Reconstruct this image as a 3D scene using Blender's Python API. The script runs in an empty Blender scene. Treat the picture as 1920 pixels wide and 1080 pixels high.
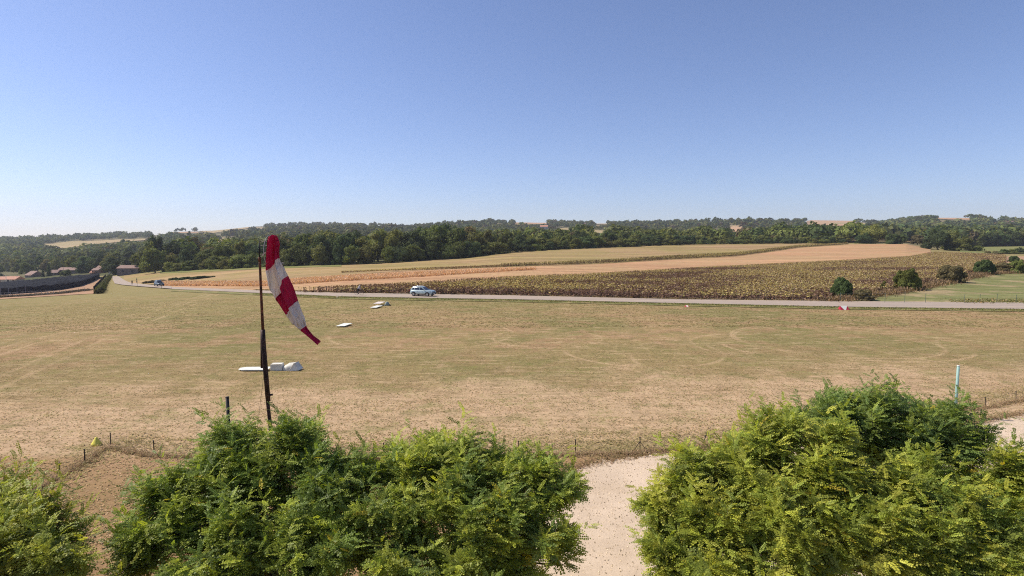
import bpy, math, random
import numpy as np
from mathutils import Vector, Matrix

random.seed(7); RNG = np.random.default_rng(11)
SC = bpy.context.scene
COL = SC.collection
R = math.radians

# ------------------------------------------------------------------ camera, sky, sun, exposure
CH = 9.0                     # camera height above the airfield
F = 1048.0                   # focal length in pixels of a 1920 wide frame
PITCH = math.atan(82.0 / F)
SP, CP = math.sin(PITCH), math.cos(PITCH)
cam = bpy.data.cameras.new('camera'); cam_o = bpy.data.objects.new('camera', cam); COL.objects.link(cam_o)
cam.sensor_width = 36.0; cam.lens = 36.0 * F / 1920.0
cam.clip_start = 0.1; cam.clip_end = 30000
cam_o.location = (0, 0, CH); cam_o.rotation_euler = (math.pi / 2 - PITCH, 0, 0)
SC.camera = cam_o

SUN_AZ, SUN_EL = R(-77), R(47)      # azimuth from +Y (view direction), negative = to the left
w = bpy.data.worlds.new('World'); SC.world = w; w.use_nodes = True
wn = w.node_tree; wn.nodes.clear()
sky = wn.nodes.new('ShaderNodeTexSky'); sky.sky_type = 'NISHITA'; sky.sun_disc = False
sky.sun_elevation = SUN_EL; sky.sun_rotation = SUN_AZ
sky.air_density = 0.9; sky.dust_density = 0.55; sky.ozone_density = 4.5; sky.altitude = 350
bg = wn.nodes.new('ShaderNodeBackground'); bg.inputs['Strength'].default_value = 0.119
wo = wn.nodes.new('ShaderNodeOutputWorld')
sh = wn.nodes.new('ShaderNodeMix'); sh.data_type = 'RGBA'; sh.blend_type = 'MULTIPLY'; sh.inputs[0].default_value = 1
sh.inputs[7].default_value = (1.04, 0.955, 1.04, 1); wn.links.new(sky.outputs[0], sh.inputs[6])      # camera white balance of a clear sky
wn.links.new(sh.outputs[2], bg.inputs[0]); wn.links.new(bg.outputs[0], wo.inputs[0])
sl = bpy.data.lights.new('sun', 'SUN'); sl.energy = 4.7; sl.angle = R(0.53); sl.color = (1.0, 0.94, 0.85)
so = bpy.data.objects.new('sun', sl); COL.objects.link(so)
sd = Vector((math.sin(SUN_AZ) * math.cos(SUN_EL), math.cos(SUN_AZ) * math.cos(SUN_EL), math.sin(SUN_EL)))
so.rotation_euler = sd.to_track_quat('Z', 'Y').to_euler(); so.location = (0, 0, 60)
SC.view_settings.view_transform = 'Standard'; SC.view_settings.look = 'None'
SC.view_settings.gamma = 1.0; SC.view_settings.use_curve_mapping = False
SC.view_settings.exposure = 0.26
SC.cycles.volume_bounces = 0; SC.cycles.max_bounces = 8; SC.cycles.transparent_max_bounces = 8
SC.cycles.volume_step_rate = 10; SC.cycles.volume_max_steps = 32
SC.cycles.use_denoising = False; SC.cycles.filter_width = 1.1

# ------------------------------------------------------------------ tagging
def tag(o, label=None, cat=None, group=None, kind=None):
    if label: o['label'] = label
    if cat: o['category'] = cat
    if group: o['group'] = group
    if kind: o['kind'] = kind
    return o
def empty(name, loc=(0, 0, 0), rz=0.0, label=None, cat=None, group=None):
    o = bpy.data.objects.new(name, None); COL.objects.link(o)
    o.location = loc; o.rotation_euler = (0, 0, rz); o.empty_display_size = 0.2
    return tag(o, label, cat, group)

# ------------------------------------------------------------------ materials
def new_mat(name):
    m = bpy.data.materials.new(name); m.use_nodes = True
    nt = m.node_tree; b = nt.nodes['Principled BSDF']
    return m, nt, b
def setc(sock, c): sock.default_value = (c[0], c[1], c[2], 1)
def noise(nt, scale, vec=None, detail=4, rough=0.6):
    n = nt.nodes.new('ShaderNodeTexNoise'); n.inputs['Scale'].default_value = scale
    n.inputs['Detail'].default_value = detail; n.inputs['Roughness'].default_value = rough
    if vec is not None: nt.links.new(vec, n.inputs['Vector'])
    return n.outputs['Fac']
def mapr(nt, v, a, b, c=0.0, d=1.0, smooth=True):
    n = nt.nodes.new('ShaderNodeMapRange')
    if smooth: n.interpolation_type = 'SMOOTHSTEP'
    nt.links.new(v, n.inputs[0])
    for i, x in zip((1, 2, 3, 4), (a, b, c, d)): n.inputs[i].default_value = x
    return n.outputs[0]
def math_(nt, op, a, b=None):
    n = nt.nodes.new('ShaderNodeMath'); n.operation = op
    for i, x in enumerate((a, b)):
        if x is None: continue
        if isinstance(x, (int, float)): n.inputs[i].default_value = x
        else: nt.links.new(x, n.inputs[i])
    return n.outputs[0]
def mixc(nt, f, a, b, mode='MIX'):
    n = nt.nodes.new('ShaderNodeMix'); n.data_type = 'RGBA'; n.blend_type = mode
    if isinstance(f, (int, float)): n.inputs[0].default_value = f
    else: nt.links.new(f, n.inputs[0])
    for i, x in ((6, a), (7, b)):
        if isinstance(x, (tuple, list)): n.inputs[i].default_value = (x[0], x[1], x[2], 1)
        else: nt.links.new(x, n.inputs[i])
    return n.outputs[2]
def pos(nt): return nt.nodes.new('ShaderNodeNewGeometry').outputs['Position']
def bump(nt, b, h, strength=0.4, dist=0.05):
    n = nt.nodes.new('ShaderNodeBump'); n.inputs['Strength'].default_value = strength; n.inputs['Distance'].default_value = dist
    nt.links.new(h, n.inputs['Height']); nt.links.new(n.outputs[0], b.inputs['Normal'])

def simple(name, c, rough=0.7, metal=0.0, var=0.25, scale=6.0, spec=0.3, c2=None):
    m, nt, b = new_mat(name)
    co = nt.nodes.new('ShaderNodeTexCoord').outputs['Object']
    f = mapr(nt, noise(nt, scale, co), 0.3, 0.7)
    d = c2 if c2 else tuple(x * (1 - var) for x in c)
    nt.links.new(mixc(nt, f, d, c), b.inputs['Base Color'])
    b.inputs['Roughness'].default_value = rough; b.inputs['Metallic'].default_value = metal
    b.inputs['Specular IOR Level'].default_value = spec
    return m

def fabric(name, c, c2):
    m = simple(name, c, 0.8, c2=c2, scale=2.5); nt = m.node_tree; b = nt.nodes['Principled BSDF']
    mp = nt.nodes.new('ShaderNodeMapping'); mp.inputs['Scale'].default_value = (4.5, 3, .6); mp.inputs['Rotation'].default_value = (0, R(14), 0)
    nt.links.new(nt.nodes.new('ShaderNodeTexCoord').outputs['Object'], mp.inputs[0])
    bump(nt, b, noise(nt, 1.3, mp.outputs[0], 2, 0.5), 1.0, 0.35)
    tr = nt.nodes.new('ShaderNodeBsdfTranslucent'); setc(tr.inputs[0], c)
    mx = nt.nodes.new('ShaderNodeMixShader'); mx.inputs[0].default_value = 0.35
    nt.links.new(b.outputs[0], mx.inputs[1]); nt.links.new(tr.outputs[0], mx.inputs[2]); nt.links.new(mx.outputs[0], nt.nodes['Material Output'].inputs[0])
    return m
def leaf_mat(name, trans=0.35, rough=0.55, spec=0.25, vary=1.0):
    """diffuse + translucent foliage, colour from the mesh's own 'tint' attribute"""
    m, nt, b = new_mat(name)
    at = nt.nodes.new('ShaderNodeAttribute'); at.attribute_name = 'tint'
    oi = nt.nodes.new('ShaderNodeObjectInfo')
    v = mapr(nt, oi.outputs['Random'], 0, 1, 1 - .22 * vary, 1 + .22 * vary, False)
    hv = nt.nodes.new('ShaderNodeHueSaturation'); nt.links.new(at.outputs['Color'], hv.inputs['Color'])
    nt.links.new(v, hv.inputs['Value'])
    nt.links.new(mapr(nt, oi.outputs['Random'], 0, 1, .5 - .015 * vary, .5 + .015 * vary, False), hv.inputs['Hue'])
    nt.links.new(hv.outputs[0], b.inputs['Base Color'])
    b.inputs['Roughness'].default_value = rough; b.inputs['Specular IOR Level'].default_value = spec
    tr = nt.nodes.new('ShaderNodeBsdfTranslucent')
    g = mixc(nt, 1.0, hv.outputs[0], (1.4, 1.4, 0.6), 'MULTIPLY')
    nt.links.new(g, tr.inputs[0])
    mx = nt.nodes.new('ShaderNodeMixShader'); mx.inputs[0].default_value = trans
    nt.links.new(b.outputs[0], mx.inputs[1]); nt.links.new(tr.outputs[0], mx.inputs[2])
    nt.links.new(mx.outputs[0], nt.nodes['Material Output'].inputs[0])
    return m

M = {}
M['leaf'] = leaf_mat('locust_leaves', 0.38, 0.5, 0.22, 0.1)
M['foliage'] = leaf_mat('tree_foliage', 0.25, 0.75, 0.1)
M['crop'] = leaf_mat('dry_crop', 0.2, 0.8, 0.1)
M['bark'] = simple('bark', (0.13, 0.095, 0.07), 0.9, c2=(0.06, 0.045, 0.035), scale=9)
M['rust'] = simple('rusted_steel', (0.20, 0.075, 0.04), 0.75, 0.3, c2=(0.035, 0.018, 0.016), scale=12)
M['darksteel'] = simple('dark_steel', (0.065, 0.036, 0.032), 0.6, 0.4, c2=(0.016, 0.011, 0.011), scale=9)
M['blacksteel'] = simple('black_post_paint', (0.02, 0.02, 0.022), 0.6, 0.2)
M['red'] = fabric('red_fabric', (0.50, 0.012, 0.07), (0.40, 0.008, 0.05))
M['whitefab'] = fabric('white_fabric', (0.84, 0.76, 0.67), (0.76, 0.68, 0.58))
M['white'] = simple('white_board', (0.80, 0.79, 0.68), 0.6, var=0.12)
M['pinkboard'] = simple('pinkish_board', (0.78, 0.66, 0.56), 0.6, var=0.12)
M['tarp'] = simple('white_tarp', (0.76, 0.73, 0.62), 0.7, scale=2.2, c2=(0.58, 0.54, 0.45))
M['greenpole'] = simple('pale_green_pole', (0.30, 0.46, 0.40), 0.5, var=0.2, scale=3)
M['yellow'] = simple('yellow_cloth', (0.85, 0.74, 0.12), 0.8, var=0.15)
M['dome'] = simple('grey_green_dome', (0.25, 0.30, 0.27), 0.6)
M['redmark'] = simple('red_marker', (0.45, 0.02, 0.05), 0.6)
M['net'] = simple('black_netting', (0.024, 0.025, 0.030), 1.0, c2=(0.040, 0.041, 0.046), scale=0.3, spec=0.0)
M['galv'] = simple('galvanised_wire', (0.34, 0.32, 0.32), 0.5, 0.4)
M['fencewire'] = simple('green_wire', (0.07, 0.075, 0.06), 0.6, 0.2)
M['tile'] = simple('roof_tiles', (0.33, 0.20, 0.15), 0.85, c2=(0.22, 0.14, 0.11), scale=1.3)
M['tile2'] = simple('bright_roof_tiles', (0.60, 0.30, 0.19), 0.85, c2=(0.46, 0.22, 0.14), scale=1.3)
M['stone'] = simple('grey_render', (0.20, 0.165, 0.145), 0.9, c2=(0.14, 0.115, 0.105), scale=0.7)
M['render'] = simple('pale_render', (0.52, 0.46, 0.38), 0.9, var=0.15, scale=0.7)
M['orange_wall'] = simple('ochre_render', (0.48, 0.25, 0.15), 0.9, var=0.15, scale=0.7)
M['whitewall'] = simple('white_render', (0.72, 0.68, 0.62), 0.9, var=0.1, scale=0.7)
M['shutter'] = simple('dark_opening', (0.035, 0.03, 0.03), 0.6)
M['wood'] = simple('brown_door', (0.16, 0.09, 0.05), 0.7)
M['tyre'] = simple('tyre_rubber', (0.02, 0.02, 0.022), 0.8)
M['rim'] = simple('alloy_rim', (0.5, 0.5, 0.52), 0.3, 0.9, var=0.1)
M['glass'] = simple('car_glass', (0.015, 0.017, 0.028), 0.06, 0.0, var=0.1, spec=0.9)
M['plastic'] = simple('black_plastic', (0.02, 0.021, 0.022), 0.5)
M['silver'] = simple('pale_green_grey_paint', (0.42, 0.50, 0.48), 0.25, 0.35, var=0.05, spec=0.6)
M['darkpaint'] = simple('slate_paint', (0.09, 0.12, 0.13), 0.3, 0.3, var=0.05, spec=0.6)
M['lamp'] = simple('headlight_lens', (0.65, 0.68, 0.7), 0.12, 0.2, var=0.1, spec=0.8)
M['redlamp'] = simple('tail_light_lens', (0.35, 0.01, 0.01), 0.15)
M['plate'] = simple('number_plate', (0.75, 0.75, 0.72), 0.5)
M['skin'] = simple('skin', (0.46, 0.27, 0.19), 0.6)
M['hair'] = simple('dark_hair', (0.03, 0.02, 0.015), 0.6)
M['shirt'] = simple('pale_shirt', (0.62, 0.62, 0.68), 0.8)
M['shorts'] = simple('black_cloth', (0.02, 0.022, 0.03), 0.8)
M['backlit_sign'] = simple('backlit_sign_colour', (0.03, 0.03, 0.028), 0.7)  # backlit shade of the plates put into an even dark colour
M['greypost'] = simple('grey_green_post', (0.16, 0.20, 0.15), 0.6, 0.3)

def ground_detail(nt, P, amount=0.35):
    """fine litter contrast: several octaves of real-world noise"""
    n1 = noise(nt, 11.0, P, 6, 0.8); n2 = noise(nt, 2.3, P, 5, 0.7); n3 = noise(nt, 0.5, P, 4, 0.6)
    s = math_(nt, 'ADD', math_(nt, 'MULTIPLY', n1, 0.5), math_(nt, 'ADD', math_(nt, 'MULTIPLY', n2, 0.35), math_(nt, 'MULTIPLY', n3, 0.15)))
    return mapr(nt, s, 0.36, 0.64, 1 - amount, 1 + amount * 0.75, False), n1, n2, n3

def mat_airfield():
    m, nt, b = new_mat('airfield_grass')
    P = pos(nt); sx = nt.nodes.new('ShaderNodeSeparateXYZ'); nt.links.new(P, sx.inputs[0])
    X, Y = sx.outputs[0], sx.outputs[1]
    val, n1, n2, n3 = ground_detail(nt, P, 0.5)
    # mowing direction streaks (elongated along x)
    mp = nt.nodes.new('ShaderNodeMapping'); mp.inputs['Scale'].default_value = (0.24, 1.0, 1.0); mp.inputs['Rotation'].default_value = (0, 0, R(-4)); nt.links.new(P, mp.inputs[0])
    st = noise(nt, 1.6, mp.outputs[0], 5, 0.7)
    big = noise(nt, 0.045, P, 5, 0.6); mid = noise(nt, 0.16, P, 5, 0.65)
    Yn = math_(nt, 'ADD', Y, math_(nt, 'MULTIPLY', math_(nt, 'SUBTRACT', mid, 0.5), 26.0))
    Yn = math_(nt, 'SUBTRACT', Yn, math_(nt, 'MULTIPLY', X, 0.13))
    mg = nt.nodes.new('ShaderNodeMapping'); mg.inputs['Scale'].default_value = (1.0, 0.22, 0.0); nt.links.new(P, mg.inputs[0])
    gr = noise(nt, 2.2, mg.outputs[0], 6, 0.75)
    tan = (0.37, 0.25, 0.118); pink = (0.55, 0.372, 0.22); olive = (0.225, 0.19, 0.070); brown = (0.36, 0.218, 0.115); green = (0.17, 0.165, 0.045)
    c = mixc(nt, mapr(nt, big, 0.43, 0.57), tan, olive)
    c = mixc(nt, mapr(nt, mid, 0.48, 0.58, 0, 0.75), c, brown)
    # pale stubble strip near the fence
    strip = math_(nt, 'MULTIPLY', mapr(nt, Yn, 19, 25), mapr(nt, Yn, 31, 41, 1, 0))
    c = mixc(nt, math_(nt, 'MULTIPLY', strip, 0.85), c, pink)
    # greener belt along the road
    belt = mapr(nt, Yn, 66, 92)
    c = mixc(nt, math_(nt, 'MULTIPLY', belt, 0.65), c, (0.27, 0.22, 0.08))
    # olive belt behind the pale strip
    b2 = math_(nt, 'MULTIPLY', mapr(nt, Yn, 33, 40), mapr(nt, Yn, 44, 54, 1, 0))
    c = mixc(nt, math_(nt, 'MULTIPLY', b2, 0.5), c, (0.25, 0.20, 0.08))
    g = math_(nt, 'MULTIPLY', mapr(nt, n3, 0.5, 0.62), mapr(nt, n2, 0.45, 0.6))
    c = mixc(nt, math_(nt, 'MULTIPLY', g, 0.6), c, green)
    c = mixc(nt, mapr(nt, st, 0.50, 0.66, 0, 0.5), c, (0.22, 0.165, 0.07))
    c = mixc(nt, mapr(nt, st, 0.50, 0.34, 0, 0.5), c, (0.58, 0.41, 0.24))
    c = mixc(nt, mapr(nt, gr, 0.53, 0.70, 0, 0.55), c, (0.21, 0.165, 0.065)); c = mixc(nt, mapr(nt, gr, 0.47, 0.30, 0, 0.45), c, (0.52, 0.36, 0.21))
    c = mixc(nt, mapr(nt, noise(nt, 0.33, P, 5, 0.7), 0.52, 0.64, 0, 0.5), c, (0.20, 0.185, 0.06))
    # model aircraft tow-car wheel tracks: thin pale arcs and straight lines worn into the grass
    tot = None
    for (cx, cy, r) in ((2.6, 54, 3.4), (3.4, 53.4, 5.2), (24, 49, 5.0), (22.5, 49.5, 6.2), (30, 52, 8.5), (31, 52, 9.7), (17, 43, 7.5), (11, 47, 6.6), (-9, 56, 9), (38, 47, 7)):
        dx = math_(nt, 'SUBTRACT', X, cx); dy = math_(nt, 'SUBTRACT', Y, cy)
        d = math_(nt, 'SQRT', math_(nt, 'ADD', math_(nt, 'MULTIPLY', dx, dx), math_(nt, 'MULTIPLY', dy, dy)))
        k = mapr(nt, math_(nt, 'ABSOLUTE', math_(nt, 'SUBTRACT', d, r)), 0.02, 0.30, 1, 0)
        tot = k if tot is None else math_(nt, 'MAXIMUM', tot, k)
    for (px, py, dx, dy) in ((-41.5, 55, -0.35, 0.94), (-39.7, 55, -0.35, 0.94), (-46.5, 60, -0.30, 0.95), (-48.2, 60, -0.30, 0.95), (0, 73, 0.995, -0.06)):
        e = math_(nt, 'ADD', math_(nt, 'MULTIPLY', math_(nt, 'SUBTRACT', X, px), -dy), math_(nt, 'MULTIPLY', math_(nt, 'SUBTRACT', Y, py), dx))
        k = mapr(nt, math_(nt, 'ABSOLUTE', e), 0.05, 0.4, 0.8, 0)
        tot = math_(nt, 'MAXIMUM', tot, k)
    tot = math_(nt, 'MULTIPLY', tot, mapr(nt, noise(nt, 0.13, P, 3), 0.42, 0.6))
    c = mixc(nt, math_(nt, 'MULTIPLY', tot, 0.55), c, (0.54, 0.37, 0.21))
    # inside the fence: reddish brown bare grass
    ins = mapr(nt, math_(nt, 'ADD', Y, math_(nt, 'MULTIPLY', mid, 2.0)), 24.6, 23.6)
    c = mixc(nt, math_(nt, 'MULTIPLY', ins, 0.7), c, (0.33, 0.19, 0.095))
    far = mapr(nt, Y, 118, 135)
    c = mixc(nt, math_(nt, 'MULTIPLY', far, 0.7), c, (0.29, 0.235, 0.095))
    vv = nt.nodes.new('ShaderNodeCombineXYZ')
    for i in range(3): nt.links.new(val, vv.inputs[i])
    nt.links.new(mixc(nt, 1.0, c, vv.outputs[0], 'MULTIPLY'), b.inputs['Base Color'])
    b.inputs['Roughness'].default_value = 0.95; b.inputs['Specular IOR Level'].default_value = 0.05
    bump(nt, b, n1, 0.6, 0.06)
    return m
def mat_field(name, c1, c2, big=0.05, amount=0.3, rows=None, row_scale=1.2, c3=None):
    m, nt, b = new_mat(name)
    P = pos(nt)
    val, n1, n2, n3 = ground_detail(nt, P, amount)
    c = mixc(nt, mapr(nt, noise(nt, big, P, 5, 0.65), 0.38, 0.62), c1, c2)
    if c3: c = mixc(nt, mapr(nt, noise(nt, big * 0.6, P, 4, 0.6), 0.5, 0.62, 0, 0.8), c, c3)
    mg = nt.nodes.new('ShaderNodeMapping'); mg.inputs['Scale'].default_value = (1.0, 0.09, 0.0); nt.links.new(P, mg.inputs[0])
    gr = noise(nt, 0.9, mg.outputs[0], 5, 0.75)
    c = mixc(nt, mapr(nt, gr, 0.52, 0.70, 0, 0.6), c, tuple(x * 0.6 for x in c1)); c = mixc(nt, mapr(nt, gr, 0.48, 0.30, 0, 0.55), c, tuple(min(.85, x * 1.3) for x in c2))
    if rows is not None:
        mp = nt.nodes.new('ShaderNodeMapping'); mp.inputs['Rotation'].default_value = (0, 0, R(rows)); mp.inputs['Scale'].default_value = (0.03, 1, 0); nt.links.new(P, mp.inputs[0])
        rr = noise(nt, row_scale, mp.outputs[0], 3, 0.6)
        c = mixc(nt, mapr(nt, rr, 0.45, 0.62, 0, 0.55), c, tuple(x * 0.62 for x in c1))
        c = mixc(nt, mapr(nt, rr, 0.45, 0.33, 0, 0.5), c, tuple(min(0.8, x * 1.28) for x in c1))
    vv = nt.nodes.new('ShaderNodeCombineXYZ')
    for i in range(3): nt.links.new(val, vv.inputs[i])
    nt.links.new(mixc(nt, 1.0, c, vv.outputs[0], 'MULTIPLY'), b.inputs['Base Color'])
    b.inputs['Roughness'].default_value = 0.95; b.inputs['Specular IOR Level'].default_value = 0.05
    return m
M['airfield'] = mat_airfield()
M['floor'] = mat_field('woodland_floor', (0.085, 0.09, 0.035), (0.17, 0.14, 0.065), 0.012, 0.3, None, 1, (0.38, 0.28, 0.15))
M['stubble'] = mat_field('stubble', (0.52, 0.295, 0.155), (0.46, 0.30, 0.15), 0.03, 0.3, 8, 0.25)
M['goldfield'] = mat_field('dry_meadow', (0.40, 0.27, 0.125), (0.31, 0.245, 0.09), 0.025, 0.3, 7, 0.12, (0.42, 0.26, 0.145))
M['greenfield'] = mat_field('green_meadow', (0.19, 0.20, 0.065), (0.24, 0.22, 0.08), 0.05, 0.3)
M['rightmeadow'] = mat_field('patchy_meadow', (0.245, 0.235, 0.09), (0.19, 0.195, 0.07), 0.16, 0.5, 20, 0.5, (0.44, 0.31, 0.18))
M['sunsoil'] = mat_field('field_soil', (0.20, 0.13, 0.085), (0.16, 0.11, 0.07), 0.1, 0.35)
M['soil'] = mat_field('orange_soil', (0.46, 0.27, 0.16), (0.38, 0.24, 0.14), 0.1, 0.35)
M['hillfield'] = mat_field('hill_stubble', (0.42, 0.30, 0.155), (0.36, 0.28, 0.13), 0.01, 0.15)
M['hillfield2'] = mat_field('hill_red_stubble', (0.50, 0.30, 0.17), (0.44, 0.29, 0.16), 0.01, 0.15)
M['verge'] = mat_field('dry_verge', (0.27, 0.235, 0.09), (0.17, 0.17, 0.06), 0.4, 0.4, None, 1, (0.36, 0.26, 0.13))

def mat_gravel():
    m, nt, b = new_mat('pale_gravel')
    P = pos(nt)
    v = nt.nodes.new('ShaderNodeTexVoronoi'); v.inputs['Scale'].default_value = 23; nt.links.new(P, v.inputs['Vector'])
    n1 = noise(nt, 9, P, 8, 0.85); n2 = noise(nt, 0.7, P, 5, 0.7); n3 = noise(nt, 3.1, P, 4, 0.7)
    c = mixc(nt, mapr(nt, n2, 0.35, 0.65), (0.68, 0.525, 0.37), (0.58, 0.445, 0.31))
    c = mixc(nt, mapr(nt, v.outputs['Distance'], 0.25, 0.75, 0, 0.18), c, (0.45, 0.34, 0.25))
    c = mixc(nt, mapr(nt, n1, 0.62, 0.76, 0, 0.6), c, (0.36, 0.27, 0.19))
    c = mixc(nt, mapr(nt, n1, 0.42, 0.30, 0, 0.7), c, (0.84, 0.70, 0.55))
    c = mixc(nt, mapr(nt, n3, 0.60, 0.74, 0, 0.6), c, (0.40, 0.29, 0.18))
    n4 = noise(nt, 0.28, P, 6, 0.7); c = mixc(nt, mapr(nt, n4, 0.50, 0.66, 0, 0.55), c, (0.52, 0.39, 0.26))
    mp = nt.nodes.new('ShaderNodeMapping'); mp.inputs['Rotation'].default_value = (0, 0, R(62)); mp.inputs['Scale'].default_value = (0.07, 1, 1); nt.links.new(P, mp.inputs[0])
    rt = noise(nt, 1.0, mp.outputs[0], 4, 0.6); c = mixc(nt, mapr(nt, rt, 0.54, 0.66, 0, 0.4), c, (0.50, 0.37, 0.25))
    nt.links.new(c, b.inputs['Base Color']); b.inputs['Roughness'].default_value = 0.95
    b.inputs['Specular IOR Level'].default_value = 0.05
    bump(nt, b, n1, 0.6, 0.05)
    return m
M['gravel'] = mat_gravel()
def mat_road():
    m, nt, b = new_mat('worn_asphalt')
    P = pos(nt)
    n = noise(nt, 0.6, P, 5, 0.7); n1 = noise(nt, 20, P, 3)
    mp = nt.nodes.new('ShaderNodeMapping'); mp.inputs['Rotation'].default_value = (0, 0, R(9)); mp.inputs['Scale'].default_value = (0.01, 1, 0); nt.links.new(P, mp.inputs[0])
    s = noise(nt, 1.1, mp.outputs[0], 3, 0.7)
    c = mixc(nt, mapr(nt, n, 0.35, 0.65), (0.42, 0.325, 0.245), (0.47, 0.365, 0.275))
    c = mixc(nt, mapr(nt, s, 0.40, 0.60, 0, 0.75), c, (0.33, 0.27, 0.22))
    c = mixc(nt, mapr(nt, n1, 0.3, 0.7, 0, 0.2), c, (0.2, 0.17, 0.14))
    nt.links.new(c, b.inputs['Base Color']); b.inputs['Roughness'].default_value = 0.9
    b.inputs['Specular IOR Level'].default_value = 0.1
    return m
M['road'] = mat_road()

# ------------------------------------------------------------------ mesh helpers
def mesh_np(name, verts, quads=None, tris=None, mats=(), tint=None, parent=None, smooth=False, link=True, midx=None):
    me = bpy.data.meshes.new(name)
    verts = np.asarray(verts, np.float32)
    me.vertices.add(len(verts)); me.vertices.foreach_set('co', verts.ravel())
    loops = []; starts = []; n = 0
    for arr, k in ((quads, 4), (tris, 3)):
        if arr is None or len(arr) == 0: continue
        arr = np.asarray(arr, np.int32)
        loops.append(arr.ravel()); starts.append(np.arange(len(arr), dtype=np.int32) * k + n); n += arr.size
    loops = np.concatenate(loops); starts = np.concatenate(starts)
    me.loops.add(len(loops)); me.loops.foreach_set('vertex_index', loops)
    me.polygons.add(len(starts)); me.polygons.foreach_set('loop_start', starts)
    if midx is not None: me.polygons.foreach_set('material_index', np.asarray(midx, np.int32))
    me.polygons.foreach_set('use_smooth', np.full(len(starts), smooth, bool))
    me.update(calc_edges=True)
    if tint is not None:
        at = me.color_attributes.new('tint', 'FLOAT_COLOR', 'POINT')
        t = np.ones((len(verts), 4), np.float32); t[:, :3] = tint; at.data.foreach_set('color', t.ravel())
    for m in mats: me.materials.append(m)
    if not link: return me
    o = bpy.data.objects.new(name, me); COL.objects.link(o)
    if parent: o.parent = parent
    return o

class MB:
    def __init__(s): s.v = []; s.f = []; s.m = []; s.mi = 0
    def add(s, vs, fs):
        k = len(s.v); s.v += [tuple(p) for p in vs]
        for f in fs: s.f.append(tuple(i + k for i in f)); s.m.append(s.mi)
        return s
    def box(s, c, d, rot=None, taper=1.0):
        x, y, z = (i / 2 for i in d); pts = []
        for sz in (-1, 1):
            t = taper if sz > 0 else 1.0
            for sx, sy in ((-1, -1), (1, -1), (1, 1), (-1, 1)): pts.append(Vector((sx * x * t, sy * y * t, sz * z)))
        if rot is not None: pts = [rot @ p for p in pts]
        return s.add([p + Vector(c) for p in pts], [(3, 2, 1, 0), (4, 5, 6, 7), (0, 1, 5, 4), (1, 2, 6, 5), (2, 3, 7, 6), (3, 0, 4, 7)])
    def tube(s, pts, rad, n=8, cap=True):
        pts = [Vector(p) for p in pts]
        if isinstance(rad, (int, float)): rad = [rad] * len(pts)
        vs = []; fs = []; u = None
        for i, p in enumerate(pts):
            t = (pts[min(i + 1, len(pts) - 1)] - pts[max(i - 1, 0)]).normalized()
            if u is None: u = t.orthogonal().normalized()
            u = (u - t * u.dot(t)).normalized(); v = t.cross(u)
            for k in range(n):
                a = 2 * math.pi * k / n; vs.append(p + (u * math.cos(a) + v * math.sin(a)) * rad[i])
        for i in range(len(pts) - 1):
            for k in range(n):
                a, b = i * n + k, i * n + (k + 1) % n
                fs.append((a, b, b + n, a + n))
        if cap: fs.append(tuple(reversed(range(n)))); fs.append(tuple(range((len(pts) - 1) * n, len(pts) * n)))
        return s.add(vs, fs)
    def loft(s, secs, cap=True, closed=True):
        n = len(secs[0]); vs = [p for sec in secs for p in sec]; fs = []
        for i in range(len(secs) - 1):
            for k in range(n if closed else n - 1):
                a, b = i * n + k, i * n + (k + 1) % n
                fs.append((a, b, b + n, a + n))
        if cap: fs.append(tuple(reversed(range(n)))); fs.append(tuple(range((len(secs) - 1) * n, len(secs) * n)))
        return s.add(vs, fs)
    def ball(s, c, r, nu=10, nv=7):
        r = r if isinstance(r, (tuple, list)) else (r, r, r); vs = []; fs = []
        for j in range(nv + 1):
            t = math.pi * j / nv
            for i in range(nu):
                a = 2 * math.pi * i / nu
                vs.append((c[0] + r[0] * math.sin(t) * math.cos(a), c[1] + r[1] * math.sin(t) * math.sin(a), c[2] + r[2] * math.cos(t)))
        for j in range(nv):
            for i in range(nu):
                a, b = j * nu + i, j * nu + (i + 1) % nu
                fs.append((a, a + nu, b + nu, b))
        return s.add(vs, fs)
    def build(s, name, mat, parent=None, smooth=False, loc=None, bevel=0.0):
        me = bpy.data.meshes.new(name); me.from_pydata([tuple(v) for v in s.v], [], s.f)
        for mm in (mat if isinstance(mat, (list, tuple)) else [mat]): me.materials.append(mm)
        me.polygons.foreach_set('material_index', s.m)
        me.polygons.foreach_set('use_smooth', [smooth] * len(me.polygons)); me.update()
        o = bpy.data.objects.new(name, me); COL.objects.link(o)
        if parent: o.parent = parent
        if loc is not None: o.location = loc
        if bevel:
            b = o.modifiers.new('bevel', 'BEVEL'); b.width = bevel; b.segments = 2
        return o

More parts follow.
